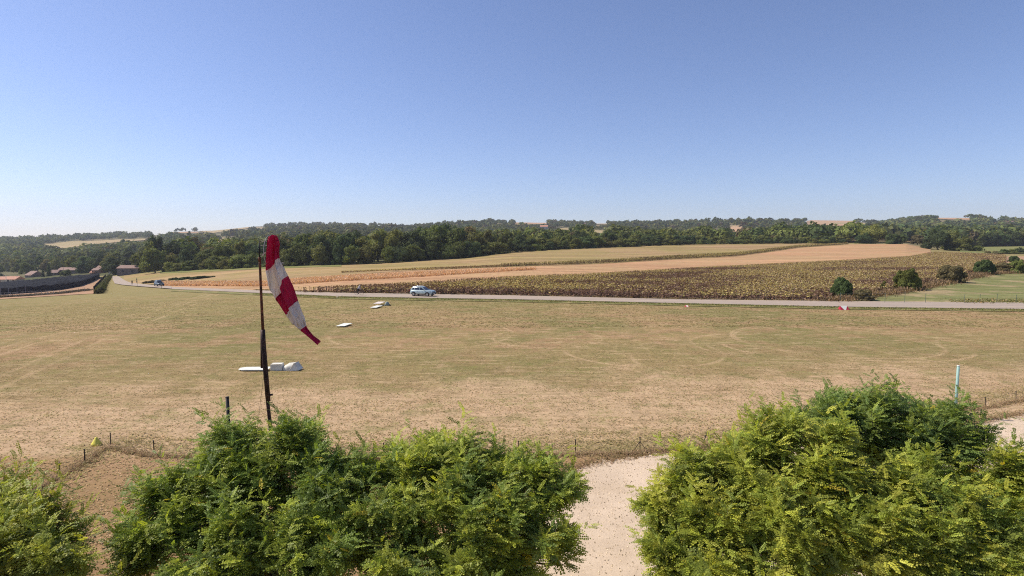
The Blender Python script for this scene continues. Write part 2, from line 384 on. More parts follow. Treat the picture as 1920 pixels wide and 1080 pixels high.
# ------------------------------------------------------------------ terrain
def ray(px, py):
    px = np.asarray(px, float); py = np.asarray(py, float)
    v = (py - 540.0) / F; dy = CP - v * SP; dz = -SP - v * CP
    return (px - 960.0) / F / dy, dz / dy
def project(x, y, z):
    dz = z - CH; fz = y * CP - dz * SP; up = y * SP + dz * CP
    return 960 + F * x / fz, 540 - F * up / fz
N_ = None
LV = [
 # (px, Y, py); Y None = on the flat plane
 [(-300, 45, None), (0, 50, None), (640, 60, None), (2300, 60, None)],
 [(-300, 150, 563), (0, 150, 559), (200, 150, 550), (320, 150, 544.5), (480, 122, 550), (640, N_, 557), (960, N_, 562.5), (1280, N_, 570), (1600, N_, 577), (1920, N_, 581), (2300, N_, 585)],
 [(-300, 170, 556), (0, 165, 552), (200, 190, 540), (320, 165, 539), (480, 132, 545), (640, N_, 550), (960, N_, 555), (1280, N_, 562.5), (1600, N_, 566), (1920, N_, 569), (2300, N_, 572)],
 [(-300, 200, 550), (0, 200, 546), (200, 240, 532), (320, 200, 530), (480, 155, 536), (640, 114, 544), (780, 124, 537), (870, 131, 531), (960, 140, 525.5), (1120, 160, 518), (1280, 192, 508), (1440, 210, 499.5), (1600, 225, 491), (1700, 240, 484.5), (1760, 262, 478), (1880, 270, 480), (1920, 262, 481), (2300, 262, 481)],
 [(-300, 350, 532), (0, 350, 528), (200, 330, 518.5), (320, 290, 509), (480, 260, 501), (640, 250, 497), (720, 255, 494), (800, 265, 488), (870, 280, 483.5), (960, 300, 473), (1120, 350, 464), (1280, 400, 458.7), (1400, 400, 457), (1600, 380, 456), (1700, 365, 457.5), (1750, 345, 467), (1830, 330, 472), (1920, 330, 475), (2300, 330, 478)],
 [(-300, 600, 514), (0, 600, 511), (320, 600, 480), (640, 700, 465), (960, 700, 458), (1280, 700, 457), (1560, 600, 454), (1600, 520, 453), (1700, 520, 454), (1760, 500, 460), (1830, 480, 463), (1920, 480, 462), (2300, 480, 462)],
 [(-300, 900, 484), (0, 900, 481), (320, 1050, 456), (640, 1100, 435), (960, 1100, 441), (1280, 1100, 439), (1600, 1000, 438), (1750, 1000, 436), (1920, 900, 440), (2300, 900, 440)],
 [(-300, 1500, 456), (0, 1500, 452), (100, 1550, 448), (200, 1650, 443.5), (300, 1800, 440), (330, 1900, 434.5), (400, 2000, 433), (440, 2100, 429), (480, 2200, 424.5), (530, 2200, 423), (560, 2200, 421), (640, 2200, 422), (700, 2200, 422), (760, 2200, 427.5), (800, 1800, 425), (860, 1600, 421), (900, 1600, 419), (960, 1800, 417.5), (1027, 1800, 418.5), (1100, 1700, 420), (1280, 1700, 419), (1390, 1500, 416.5), (1500, 1550, 417), (1520, 2000, 413.5), (1600, 2000, 414.5), (1650, 1800, 419.5), (1700, 1500, 414.5), (1760, 1500, 409), (1820, 1500, 409.5), (1870, 1500, 414), (1920, 1500, 416), (2300, 1500, 422)],
 [(-300, 3500, 480), (960, 3800, 470), (2300, 3500, 480)],
]
LA = []
for lv in LV:
    aa = []; qq = []; ss = []
    for px, Yv, py in lv:
        if py is None: s_ = -CH / Yv; a_ = float(ray(px, 560)[0])
        else:
            a_, s_ = (float(t) for t in ray(px, py))
            if Yv is None: Yv = -CH / s_
        aa.append(a_); qq.append(1.0 / Yv); ss.append(s_)
    LA.append((np.array(aa), np.array(qq), np.array(ss)))
def knots(a):
    a = np.atleast_1d(a)
    return (np.stack([np.interp(a, A, Q) for A, Q, S in LA]), np.stack([np.interp(a, A, S) for A, Q, S in LA]))
def terrain(a, Y):
    a = np.atleast_1d(np.asarray(a, float)); Y = np.atleast_1d(np.asarray(Y, float)) + 0 * a; a = a + 0 * Y
    q = 1.0 / np.maximum(Y, 1.0); KQ, KS = knots(a)
    s = -CH * q
    for i in range(len(LA) - 1):
        m = (q < KQ[i]) & (q >= KQ[i + 1])
        t = (KQ[i] - q) / (KQ[i] - KQ[i + 1]); s = np.where(m, KS[i] + (KS[i + 1] - KS[i]) * t, s)
    s = np.where(q < KQ[-1], KS[-1], s)
    return np.where(q >= KQ[0], 0.0, CH + s * Y)
def TZ(x, y):
    return float(terrain(x / max(y, 1e-3) if y > 20 else 0.0, y)[0])
def gp(px, py):
    """the ground point seen at a photo pixel"""
    px = np.atleast_1d(np.asarray(px, float)); py = np.atleast_1d(np.asarray(py, float)) + 0 * px; px = px + 0 * py
    a, s = ray(px, py); KQ, KS = knots(a)
    q = np.full(a.shape, np.nan)
    q = np.where(s <= KS[0], -s / CH, q)
    for i in range(len(LA) - 1):
        m = np.isnan(q) & (s >= KS[i]) & (s <= KS[i + 1])
        t = (s - KS[i]) / np.where(KS[i + 1] == KS[i], 1e-9, KS[i + 1] - KS[i])
        q = np.where(m, KQ[i] + (KQ[i + 1] - KQ[i]) * t, q)
    # pixels above a crest: take the crest itself
    q = np.where(np.isnan(q), KQ[-2], q)
    Y = 1 / q
    return a * Y, Y, terrain(a, Y)
def P(px, py):
    x, y, z = gp(px, py); return Vector((float(x[0]), float(y[0]), float(z[0])))
def PY(px, Yv, dz=0.0):
    a = float(ray(px, 470)[0]); return Vector((a * Yv, Yv, float(terrain(a, Yv)[0]) + dz))
def PA(px, py, Yv):
    a, s = ray(px, py); return Vector((float(a) * Yv, Yv, CH + float(s) * Yv))

ys = np.concatenate([np.linspace(-80, 40, 25), 1 / np.linspace(1 / 41, 1 / 640, 300), np.geomspace(650, 3800, 110)])
us = np.linspace(-1, 1, 361)
UU, YY = np.meshgrid(us, ys)
W_ = np.maximum(160, 1.35 * YY); XX = UU * W_
AA = np.where(YY > 30, XX / np.maximum(YY, 30), 0)
ZZ = terrain(AA.ravel(), YY.ravel()).reshape(YY.shape)
ZZ = np.where(YY < 30, 0, ZZ)
hn = np.sin(XX * 0.011 + YY * 0.004) * np.cos(YY * 0.009 - XX * 0.003)
nr, nc = YY.shape
idx = np.arange(nr * nc).reshape(nr, nc)
q = np.stack([idx[:-1, :-1], idx[:-1, 1:], idx[1:, 1:], idx[1:, :-1]], -1).reshape(-1, 4)
KQ, KS = knots(AA.ravel()); lim = (1 / KQ[4]).reshape(nr, nc)
mi = (YY[:-1, :-1] > lim[:-1, :-1] + 4).astype(int).ravel()
ground = mesh_np('ground', np.stack([XX, YY, ZZ], -1).reshape(-1, 3), q, mats=(M['airfield'], M['floor']), smooth=True, midx=mi)
tag(ground, kind='structure')

def curve(pts, x): 
    p = np.array(pts, float); return np.interp(x, p[:, 0], p[:, 1])
def sheet(name, lower, upper, mat, off=0.1, nu=200, nv=14, kind='structure', x0=None, x1=None):
    """a ground patch between two edges, laid on the terrain"""
    x0 = lower[0][0] if x0 is None else x0; x1 = lower[-1][0] if x1 is None else x1
    u = np.linspace(x0, x1, nu); L = curve(lower, u); U = curve(upper, u)
    U = np.minimum(U, L - 0.05)
    V = np.linspace(0, 1, nv)[:, None]
    py = L[None] * (1 - V) + U[None] * V; px = np.repeat(u[None], nv, 0)
    x, y, z = gp(px.ravel(), py.ravel())
    idx = np.arange(nu * nv).reshape(nv, nu)
    qd = np.stack([idx[:-1, :-1], idx[:-1, 1:], idx[1:, 1:], idx[1:, :-1]], -1).reshape(-1, 4)
    o = mesh_np(name, np.stack([x, y, z + off], -1), qd, mats=(mat,), smooth=True)
    return tag(o, kind=kind)

ROAD_L = [(320, 542.5), (480, 550), (640, 557), (800, 560), (960, 562.5), (1280, 570), (1600, 577), (1920, 581), (2300, 585)]
ROAD_U = [(320, 538.5), (480, 545), (640, 550), (800, 552.5), (960, 555), (1280, 562.5), (1600, 566.3), (1920, 569), (2300, 572)]
SUN_U = [(560, 549), (600, 547.5), (640, 545.5), (780, 538), (870, 531), (960, 525.5), (1120, 518.5), (1280, 508), (1440, 499.5), (1600, 491), (1700, 484.5), (1752, 476), (1800, 477), (1885, 481)]
STRIP = [(640, 512), (700, 509), (800, 506), (960, 500.5), (1120, 495), (1280, 486), (1380, 481), (1440, 473), (1500, 464.5), (1590, 458.5), (1760, 457)]
BASE = [(226, 517.5), (320, 509.5), (400, 505), (480, 501.3), (560, 499), (640, 497.3), (720, 494.2), (800, 488.4), (870, 484), (960, 473.3), (1120, 464.3), (1280, 459), (1400, 457.3), (1600, 456.4), (1700, 457.8), (1750, 467.5)]
CORN_L = [(290, 536), (480, 538), (640, 528), (800, 519), (960, 509), (1010, 506)]
CORN_U = [(290, 529.5), (480, 530), (640, 519.5), (800, 512), (960, 505), (1010, 504.5)]
HEDGE = [(1550, 565.8), (1600, 562), (1650, 554), (1700, 546.5), (1750, 536), (1800, 525), (1850, 514.5), (1920, 512), (2100, 508)]
sheet('stubble_field', [(290, 537.5), (480, 545.2), (560, 548.8), (600, 547.5), (640, 546), (780, 538.5), (870, 531.5), (960, 526), (1120, 519), (1280, 508.5), (1440, 500), (1600, 491.5), (1700, 485), (1745, 480)],
      [(290, 530), (480, 530), (640, 519.5), (700, 512), (800, 506), (960, 500.5), (1120, 495), (1280, 486), (1380, 481), (1440, 473), (1500, 464.5), (1590, 458.5), (1700, 458), (1745, 467)], M['stubble'], 0.10, 420, 26)
sheet('dry_meadow', [(232, 528), (262, 534), (290, 534), (480, 530.5), (640, 520), (700, 512.5), (800, 506.5), (960, 501), (1120, 495.5), (1280, 486.5), (1380, 481.5), (1440, 473.5), (1500, 465), (1590, 459)],
      BASE, M['goldfield'], 0.16, 420, 26)
sheet('green_strip', [(300, 513.5), (400, 509.5), (520, 504), (640, 500.5)], [(300, 508), (400, 504.5), (520, 500), (640, 497.5)], M['greenfield'], 0.25, 120, 6)
sheet('sunflower_soil', [(560, 549.6), (640, 551), (960, 555.6), (1280, 563), (1560, 566), (1640, 556), (1700, 546), (1800, 524), (1885, 500)], SUN_U, M['sunsoil'], 0.12, 400, 24)
sheet('right_meadow', [(1560, 566.8), (1600, 567), (1920, 569.8), (2100, 571)], HEDGE, M['rightmeadow'], 0.12, 200, 22, x0=1560)
sheet('brown_bank', [(1790, 528), (1850, 515), (1920, 512.5), (2100, 508)], [(1790, 520), (1850, 500), (1885, 481.5), (1920, 481), (2100, 481)], M['soil'], 0.14, 80, 12)
sheet('green_paddock', [(1800, 476), (1920, 476.5), (2100, 477)], [(1800, 464.5), (1920, 463), (2100, 463)], M['greenfield'], 0.5, 80, 8)
sheet('far_paddock', [(1560, 455.8), (1620, 455), (1720, 455)], [(1560, 444), (1620, 441.5), (1720, 440.5)], M['goldfield'], 1.0, 60, 12)
sheet('road', ROAD_L, ROAD_U, M['road'], 0.14, 400, 6)
sheet('verge', [(x, y + 4.0) for x, y in ROAD_L], [(x, y - 0.2) for x, y in ROAD_L], M['verge'], 0.07, 400, 4)
# the bend to the village: paired edges
RL = [(322, 542.6), (287, 539.8), (255, 537.3), (230, 535.0), (215, 532.2), (211.5, 525.5), (210, 518.9)]
RU = [(322, 538.3), (300, 536.6), (264, 533.4), (247, 531.6), (236, 527.4), (228, 522.5), (222, 518.6)]
vs = []; n = 60
for i in range(n + 1):
    t = i / n * (len(RL) - 1); k = min(int(t), len(RL) - 2); f = t - k
    a = [RL[k][j] * (1 - f) + RL[k + 1][j] * f for j in (0, 1)]; b = [RU[k][j] * (1 - f) + RU[k + 1][j] * f for j in (0, 1)]
    for m in range(6):
        g = m / 5; p = P(a[0] * (1 - g) + b[0] * g, a[1] * (1 - g) + b[1] * g); vs.append((p.x, p.y, p.z + 0.22))
idx = np.arange((n + 1) * 6).reshape(n + 1, 6)
tag(mesh_np('village_road', vs, np.stack([idx[:-1, :-1], idx[:-1, 1:], idx[1:, 1:], idx[1:, :-1]], -1).reshape(-1, 4), mats=(M['road'],), smooth=True), kind='structure')
sheet('orange_soil', [(-100, 564), (0, 561.5), (50, 558.5), (110, 554.8), (150, 552.3), (176, 551.2), (189, 522)], [(-100, 556), (0, 553), (60, 548), (110, 543), (150, 535), (176, 526), (189, 520)], M['soil'], 0.10, 120, 8)
# gravel yard under the trees
gv = []; gl = [(1.2, 6), (1.25, 12), (1.0, 17), (1.6, 20.6), (3, 21.5), (5.6, 22.6), (9, 23.4), (14, 24.3), (21, 26.6), (27, 29.0), (34, 31.3), (46, 34.5)]
def gravel_top(x): return np.interp(x, [-2, 0.5, 1.6, 3, 5.6, 9, 14, 21, 27, 34, 46], [14, 18.0, 20.9, 22.2, 23.3, 23.9, 24.6, 26.6, 29.0, 31.6, 35.5])
gx = np.linspace(-2, 46, 900); tv = np.linspace(0, 1, 40)[:, None]
top = gravel_top(gx) + 0.12 * np.sin(gx * 2.1) + 0.10 * np.sin(gx * 5.3 + 1) + 0.09 * np.sin(gx * 11.7) + 0.07 * np.sin(gx * 23.1 + 2)
gy = 2 + (top[None] - 2) * tv; gxx = np.repeat(gx[None], 40, 0)
idx = np.arange(900 * 40).reshape(40, 900)
tag(mesh_np('gravel_yard', np.stack([gxx, gy, np.full_like(gy, 0.012)], -1).reshape(-1, 3), np.stack([idx[:-1, :-1], idx[:-1, 1:], idx[1:, 1:], idx[1:, :-1]], -1).reshape(-1, 4), mats=(M['gravel'],), smooth=True), kind='structure')

# fields on the far hills
def inpoly(px, py, poly):
    px = np.asarray(px); py = np.asarray(py); c = np.zeros(px.shape, bool); n = len(poly); j = n - 1
    for i in range(n):
        xi, yi = poly[i]; xj, yj = poly[j]
        c ^= ((yi > py) != (yj > py)) & (px < (xj - xi) * (py - yi) / ((yj - yi) or 1e-9) + xi); j = i
    return c
HF = [  # (lower edge, upper edge, material)
 ([(78, 461), (104, 466), (125, 466.5), (172, 459), (240, 453.5), (300, 449)], [(78, 459), (110, 455), (140, 452.5), (200, 450.5), (242, 449), (300, 446.5)], 'hillfield'),
 ([(370, 433.5), (400, 437.5), (430, 433), (470, 428)], [(370, 432), (400, 430), (440, 427), (470, 424.5)], 'hillfield'),
 ([(400, 452), (417, 457), (440, 452)], [(400, 451), (417, 449.5), (440, 448)], 'hillfield2'),
 ([(330, 437.5), (372, 437)], [(330, 435.5), (372, 435)], 'hillfield2'),
 ([(963, 420), (1027, 421)], [(963, 416.5), (1027, 417.5)], 'hillfield2'),
 ([(1098, 437), (1137, 439)], [(1098, 432), (1137, 431.5)], 'hillfield'),
 ([(1362, 435), (1375, 437), (1394, 430)], [(1362, 429), (1375, 424.5), (1394, 426)], 'hillfield2'),
 ([(1512, 422.5), (1560, 425), (1600, 423)], [(1512, 413), (1540, 412), (1600, 414)], 'hillfield2'),
 ([(1756, 411), (1790, 412.5), (1820, 413)], [(1756, 407.2), (1790, 407), (1820, 409.5)], 'hillfield2'),
 ([(1862, 416), (1874, 416.5)], [(1862, 411.5), (1874, 411.5)], 'hillfield'),
 ([(470, 423.8), (498, 424.5)], [(470, 421.5), (498, 421)], 'hillfield'),
 ([(1332, 440), (1350, 441)], [(1332, 436.5), (1350, 434)], 'hillfield'),
 ([(1412, 437), (1450, 438)], [(1412, 434.5), (1450, 434.5)], 'hillfield2'),
 ([(1556, 421), (1625, 421.5)], [(1556, 417.5), (1625, 418.5)], 'hillfield'),
 ([(1040, 431), (1072, 432)], [(1040, 428.5), (1072, 429)], 'hillfield'),
 ([(285, 437.8), (330, 436.8)], [(285, 435.8), (330, 435)], 'hillfield'),
 ([(1140, 421.5), (1114, 421)], [(1140, 418.5), (1114, 418.5)], 'hillfield'),
]
for lo, up, mn in HF:
    lo = sorted(lo); up = sorted(up)
    sheet('hill_field', lo, up, M[mn], 1.2, 60, 10)

# ------------------------------------------------------------------ foliage generators
def rnd_unit(n):
    v = RNG.normal(size=(n, 3)); return v / np.linalg.norm(v, axis=1, keepdims=True)
def norm(v): return v / np.maximum(np.linalg.norm(v, axis=-1, keepdims=True), 1e-9)
def clump_quads(c, nrm, size, jit=0.55, aspect=0.8):
    """one irregular quad per point, roughly facing nrm"""
    n = len(c); nr = norm(nrm + RNG.normal(size=(n, 3)) * jit)
    u = norm(np.cross(nr, rnd_unit(n))); v = np.cross(nr, u)
    s = size[:, None]
    k = RNG.uniform(0.6, 1.3, (4, n, 1))
    pts = np.stack([c - u * s * k[0] - v * s * 0.35 * k[1], c + v * s * -aspect * k[1] + u * s * 0.3, c + u * s * k[2] + v * s * 0.3, c + v * s * aspect * k[3] - u * s * 0.3], 1)
    return pts.reshape(-1, 3)
def quads_of(n): return np.arange(n * 4, dtype=np.int32).reshape(n, 4)
def lobes_mesh(lobes, dens, size, cols, core=0.72, low_cut=None, jit=0.55):
    """lobes: list of (cx,cy,cz,rx,ry,rz). returns verts, quads, tint"""
    V = []; T = []
    for (cx, cy, cz, rx, ry, rz) in lobes:
        area = 4 * math.pi * ((rx * ry + ry * rz + rx * rz) / 3)
        n = max(12, int(area * dens)); d = rnd_unit(n); rr = RNG.uniform(0.72, 1.08, (n, 1)) * (1 + 0.16 * np.sin(d[:, :1] * 7 + cx) * np.cos(d[:, 2:] * 6 + cy))
        rad = np.array([[rx, ry, rz]]); p = np.array([[cx, cy, cz]]) + d * rad * rr; nn = norm(d / rad)
        sz = size * RNG.uniform(0.6, 1.25, n)
        V.append(clump_quads(p, nn, sz, jit))
        base = cols[RNG.integers(0, len(cols))] if len(cols) > 1 else cols[0]
        c = np.array(base)[None] * RNG.uniform(0.72, 1.3, (n, 1)); T.append(np.repeat(c, 4, 0))
        if core:  # solid inner shell added to block light through the lobe
            nu, nv = 8, 6; t = np.linspace(0.15, math.pi - 0.15, nv); a = np.arange(nu) * 2 * math.pi / nu
            tt, a2 = np.meshgrid(t, a, indexing='ij')
            s = np.stack([np.sin(tt) * np.cos(a2), np.sin(tt) * np.sin(a2), np.cos(tt)], -1) * rad * core + np.array([cx, cy, cz])
            q = []
            for j in range(nv - 1):
                for i in range(nu): q += [s[j, i], s[j + 1, i], s[j + 1, (i + 1) % nu], s[j, (i + 1) % nu]]
            V.append(np.array(q)); T.append(np.repeat(np.array(base)[None] * 0.85, len(q), 0))
    V = np.concatenate(V); T = np.concatenate(T); return V, quads_of(len(V) // 4), T

GREENS = [(0.12, 0.139, 0.037), (0.152, 0.163, 0.042), (0.095, 0.118, 0.037), (0.177, 0.171, 0.048), (0.134, 0.136, 0.048)]
DARKS = [(0.069, 0.092, 0.034), (0.085, 0.11, 0.038)]
LIGHTS = [(0.213, 0.213, 0.053), (0.184, 0.201, 0.055)]
OCHRE = [(0.198, 0.154, 0.066), (0.165, 0.132, 0.064)]
def crown_lobes(kind, rs):
    """unit tree: height 1, centred on the trunk"""
    L = []
    if kind == 'round':
        L.append((0, 0, .55, .26, .26, .36))
        for i in range(15):
            a = rs.uniform(0, 6.28); zz = rs.uniform(.18, .88); r = .30 * math.sin(max(.2, min(1, (1.02 - zz) * 1.6)) * 1.5)
            k = rs.uniform(.09, .17); L.append((math.cos(a) * r, math.sin(a) * r, zz, k, k, k * rs.uniform(.7, 1.0)))
    elif kind == 'tall':
        L.append((0, 0, .5, .15, .15, .42))
        for i in range(16):
            a = rs.uniform(0, 6.28); zz = rs.uniform(.12, .92); r = .19 * math.sin(max(.25, min(1, (1.05 - zz) * 1.9)) * 1.5)
            k = rs.uniform(.07, .12); L.append((math.cos(a) * r, math.sin(a) * r, zz, k, k, k * 1.3))
    elif kind == 'wide':
        L.append((0, 0, .52, .36, .36, .34))
        for i in range(18):
            a = rs.uniform(0, 6.28); zz = rs.uniform(.14, .86); r = .42 * math.sin(max(.25, min(1, (1.0 - zz) * 1.7)) * 1.5)
            k = rs.uniform(.11, .19); L.append((math.cos(a) * r, math.sin(a) * r, zz, k, k, k * .8))
    elif kind == 'conifer':
        for i in range(9):
            zz = .1 + i * .1; k = .17 * (1.05 - zz) + .02; L.append((rs.uniform(-.01, .01), rs.uniform(-.01, .01), zz, k, k, .09))
    elif kind == 'bush':
        L.append((0, 0, .42, .40, .40, .38))
        for i in range(13):
            a = rs.uniform(0, 6.28); zz = rs.uniform(.15, .8); r = .42 * math.sin(max(.35, min(1, (1.0 - zz) * 1.7)) * 1.5)
            k = rs.uniform(.13, .24); L.append((math.cos(a) * r, math.sin(a) * r, zz, k, k, k * .8))
        for i in range(16):
            a = rs.uniform(0, 6.28); zz = rs.uniform(.1, .92); r = .52 * math.sin(max(.3, min(1, (1.05 - zz) * 1.6)) * 1.5)
            k = rs.uniform(.05, .10); L.append((math.cos(a) * r, math.sin(a) * r, zz, k, k, k))
    elif kind == 'open':
        for i in range(15):
            a = rs.uniform(0, 6.28); zz = rs.uniform(.3, .95); r = rs.uniform(.05, .36) * math.sin(max(.3, min(1, (1.1 - zz) * 1.9)) * 1.5)
            k = rs.uniform(.08, .15); L.append((math.cos(a) * r, math.sin(a) * r, zz, k, k, k * .8))
    return L
CR = {}
def crown_proto(kind, palette, var, dens, size, jit=0.55):
    key = (kind, palette, var, dens)
    if key not in CR:
        rs = random.Random(hash((kind, var)) % 1000 if False else (len(CR) * 37 + 5))
        cols = {'g': GREENS, 'd': DARKS, 'l': LIGHTS, 'o': OCHRE, 'm': GREENS + DARKS}[palette]
        c0 = cols[var % len(cols)]; cols = [c0, tuple(x * 1.12 for x in c0), tuple(x * 0.9 for x in c0)]
        V, Q, T = lobes_mesh(crown_lobes(kind, rs), dens, size, cols, 0.75, jit=jit)
        me = mesh_np('crown', V, Q, mats=(M['foliage'],), tint=T, link=False)
        mb = MB(); mb.tube([(0, 0, -0.02), (.004, 0, .2), (.0, .004, .45), (0.01, 0, .7)], [.024, .017, .012, .005], 7)
        for k in range(4):
            a = k * 1.6 + var; mb.tube([(0, 0, .22 + k * .07), (math.cos(a) * .12, math.sin(a) * .12, .38 + k * .08)], [.009, .004], 5)
        t = mb.build('trunk', M['bark']); tm = t.data; bpy.data.objects.remove(t)
        CR[key] = (me, tm)
    return CR[key]
def tree(name, label, cat, loc, h, wscale, kind, palette, var=0, group=None, dens=700, size=0.024, parts=True, jit=0.55):
    cm, tm = crown_proto(kind, palette, var, dens, size, jit)
    rz = random.uniform(0, 6.28)
    e = empty(name, loc, rz, label, cat, group)
    for nm, me in (('crown', cm), ('trunk', tm)):
        o = bpy.data.objects.new(nm, me); COL.objects.link(o); o.parent = e; o.scale = (h * wscale, h * wscale, h)
        if nm == 'crown' and kind != 'open': o.scale[2] = h * 1.1; o.location[2] = -h * .12
    return e
ORD = ['first', 'second', 'third', 'fourth', 'fifth', 'sixth', 'seventh', 'eighth', 'ninth', 'tenth', 'eleventh', 'twelfth', 'thirteenth', 'fourteenth', 'fifteenth', 'sixteenth', 'seventeenth', 'eighteenth', 'nineteenth', 'twentieth']
TENS = {2: 'twenty', 3: 'thirty', 4: 'forty', 5: 'fifty', 6: 'sixty', 7: 'seventy', 8: 'eighty', 9: 'ninety'}
TENTH = {2: 'twentieth', 3: 'thirtieth', 4: 'fortieth', 5: 'fiftieth', 6: 'sixtieth', 7: 'seventieth', 8: 'eightieth', 9: 'ninetieth'}
def ordinal(i):
    i += 1
    if i > 100: return 'hundred-and-' + ordinal(i - 101)
    if i == 100: return 'hundredth'
    if i <= 20: return ORD[i - 1]
    return TENTH[i // 10] if i % 10 == 0 else TENS[i // 10] + '-' + ORD[i % 10 - 1]
KW = {'round': 'round crowned', 'tall': 'tall narrow', 'wide': 'broad spreading', 'bush': 'low bushy', 'open': 'loose airy', 'conifer': 'pointed conifer'}
PW = {'g': 'mid green', 'd': 'dark green', 'l': 'pale yellowish green', 'o': 'brownish', 'm': 'green'}

# ------------------------------------------------------------------ the wood behind the fields
BASEW = [(320, 509.5), (400, 505), (480, 501.3), (560, 499), (640, 497.3), (720, 494.2), (800, 488.4), (870, 484), (960, 473.3), (1120, 464.3), (1280, 459), (1400, 457.3), (1600, 456.4)]
TOPW = [(300, 470), (340, 466), (380, 458), (440, 450), (500, 440), (540, 428), (640, 419), (760, 422), (800, 417), (850, 413), (880, 418), (920, 428), (960, 434), (1000, 440), (1060, 434), (1090, 424), (1130, 422), (1180, 432), (1230, 434), (1280, 436), (1340, 442), (1400, 438), (1500, 440), (1560, 436), (1600, 440)]
def wood_row(dy, hmul, step_m, group, phrase, kinds, x0=322, x1=1586, jx=0.3):
    x = x0; i = 0
    while x < x1:
        py = float(curve(BASEW, x)); p0 = P(x, py + 0.3); Yv = p0.y + dy + random.uniform(-2, 2)
        a = p0.x / p0.y; z = float(terrain(a, Yv)[0]) if dy < 5 else max(float(terrain(a, Yv)[0]), p0.z - 1.5) * 1.0
        z = float(terrain(a, Yv)[0])
        ztop = CH + float(ray(x, float(curve(TOPW, x)))[1]) * Yv
        h = (ztop - z) * hmul * random.uniform(0.84, 1.06)
        h = max(h, 4.0)
        k, pal = random.choice(kinds)
        ws = random.uniform(0.85, 1.25) * (1.0 if h > 9 else 1.5)
        tree('broadleaf_tree', f'{PW[pal]} {KW[k]} tree, {ordinal(i)} from the barn in {phrase}', 'tree', (a * Yv, Yv, z - 0.2), h, ws, k, pal, random.randrange(4), group)
        x += step_m * random.uniform(0.8, 1.25) / Yv * F * (0.75 if h < 10 else 1.0); i += 1
wood_row(1.5, 0.58, 8.5, 'front row of the wood', "the wood's front row", [('round', 'g'), ('bush', 'g'), ('wide', 'd'), ('wide', 'g'), ('round', 'd'), ('bush', 'l'), ('round', 'g')])
wood_row(11, 0.92, 9.5, 'second row of the wood', "the wood's second row", [('round', 'g'), ('tall', 'g'), ('round', 'd'), ('wide', 'g'), ('tall', 'l'), ('wide', 'd'), ('open', 'g')])
wood_row(24, 0.98, 10.0, 'back row of the wood', "the wood's back row", [('round', 'g'), ('tall', 'g'), ('wide', 'g'), ('round', 'l'), ('wide', 'd'), ('round', 'o')])

# trees at the right: (name,label,px,py_base,height px, width scale, kind, palette, Y or None)
def at_tree(label, px, pyb, hpx, ws, kind, pal, var=0, Yv=None, group=None, name='broadleaf_tree', cat='tree', dens=700, size=0.024):
    p = P(px, pyb) if Yv is None else PY(px, Yv)
    h = hpx / F * p.y
    if kind == 'bush': h *= 1.22; ws *= .8
    return tree(name, label, cat, (p.x, p.y, p.z - 0.1), h, ws, kind, pal, var, group, dens, size)
at_tree('tall pale yellow-green open tree beyond the stubble crest', 1636, 456.3, 39, 1.1, 'wide', 'l', 0)
at_tree('small dark tree beside the tall pale open tree', 1618, 456.3, 18, 1.4, 'bush', 'd', 0)
at_tree('low dark green tree between pale tree and field corner', 1673, 457.3, 18, 1.4, 'bush', 'd', 1)
at_tree('rounded grey-green tree above the stubble field edge', 1692, 457.5, 20, 1.2, 'round', 'g', 2)
at_tree('brownish green tree just before the big dark tree', 1720, 459.0, 22, 1.3, 'round', 'o', 1)
at_tree('large dark tree at the corner of the stubble field', 1757, 468.4, 42, 1.05, 'wide', 'd', 0)
at_tree('yellowish tree tucked behind the large dark corner tree', 1781, 468.5, 42, 0.9, 'round', 'l', 1, 352)
at_tree('wide mid green tree right beside the dark corner tree', 1799, 470.5, 30, 1.5, 'wide', 'g', 1)
at_tree('low green shrub at the end of the corner tree clump', 1833, 472.5, 12, 1.6, 'bush', 'g', 1, name='shrub', cat='shrub')
for i, (x, hp, k, pal, ws) in enumerate([(1838, 26, 'round', 'g', 1.2), (1856, 30, 'wide', 'd', 1.1), (1876, 30, 'round', 'g', 1.2), (1895, 33, 'round', 'd', 1.2), (1916, 36, 'wide', 'g', 1.0), (1945, 34, 'wide', 'g', 1.0)]):
    at_tree(f'{PW[pal]} {KW[k]} tree, {ordinal(i)} behind the green paddock', x, 464, hp, ws, k, pal, i, 478, 'trees behind the green paddock')
for i, (x, hp, pal) in enumerate([(1852, 5, 'o'), (1866, 5, 'o'), (1882, 8, 'g'), (1898, 8, 'l'), (1915, 11, 'd'), (1935, 9, 'g')]):
    at_tree(f'low shrub on the near edge of the green paddock, {ordinal(i)} from the corner trees', x, 475.6, hp, 1.9, 'bush', pal, i, None, 'shrubs edging the green paddock', 'shrub', 'shrub')
# hedge shrubs by the right meadow
SH = [('dark green shrub at the meadow corner by the road', 1580, 560.5, 36, 0.95, 'bush', 'd', 'shrub'),
      ('low brown brushwood beside the meadow corner shrub', 1618, 564, 20, 1.7, 'bush', 'o', 'shrub'),
      ('small bright green sapling in the hedge line', 1655, 547, 20, 0.8, 'open', 'l', 'sapling'),
      ('dense bright green bush casting a dark shadow on the meadow', 1699, 544.5, 38, 0.98, 'bush', 'g', 'shrub'),
      ('large brownish bush behind the bright green one', 1783, 530, 30, 1.35, 'bush', 'o', 'shrub'),
      ('dark brown rounded bush farther up the hedge line', 1841, 515, 25, 1.3, 'bush', 'd', 'shrub'),
      ('wispy brown shrub near the far hedge end', 1885, 512, 18, 1.9, 'bush', 'o', 'shrub'),
      ('olive shrub at the photo edge of the hedge', 1915, 513, 24, 1.5, 'bush', 'g', 'shrub'),
      ('small dark shrub up on the brown bank', 1900, 492, 11, 1.5, 'bush', 'd', 'shrub')]
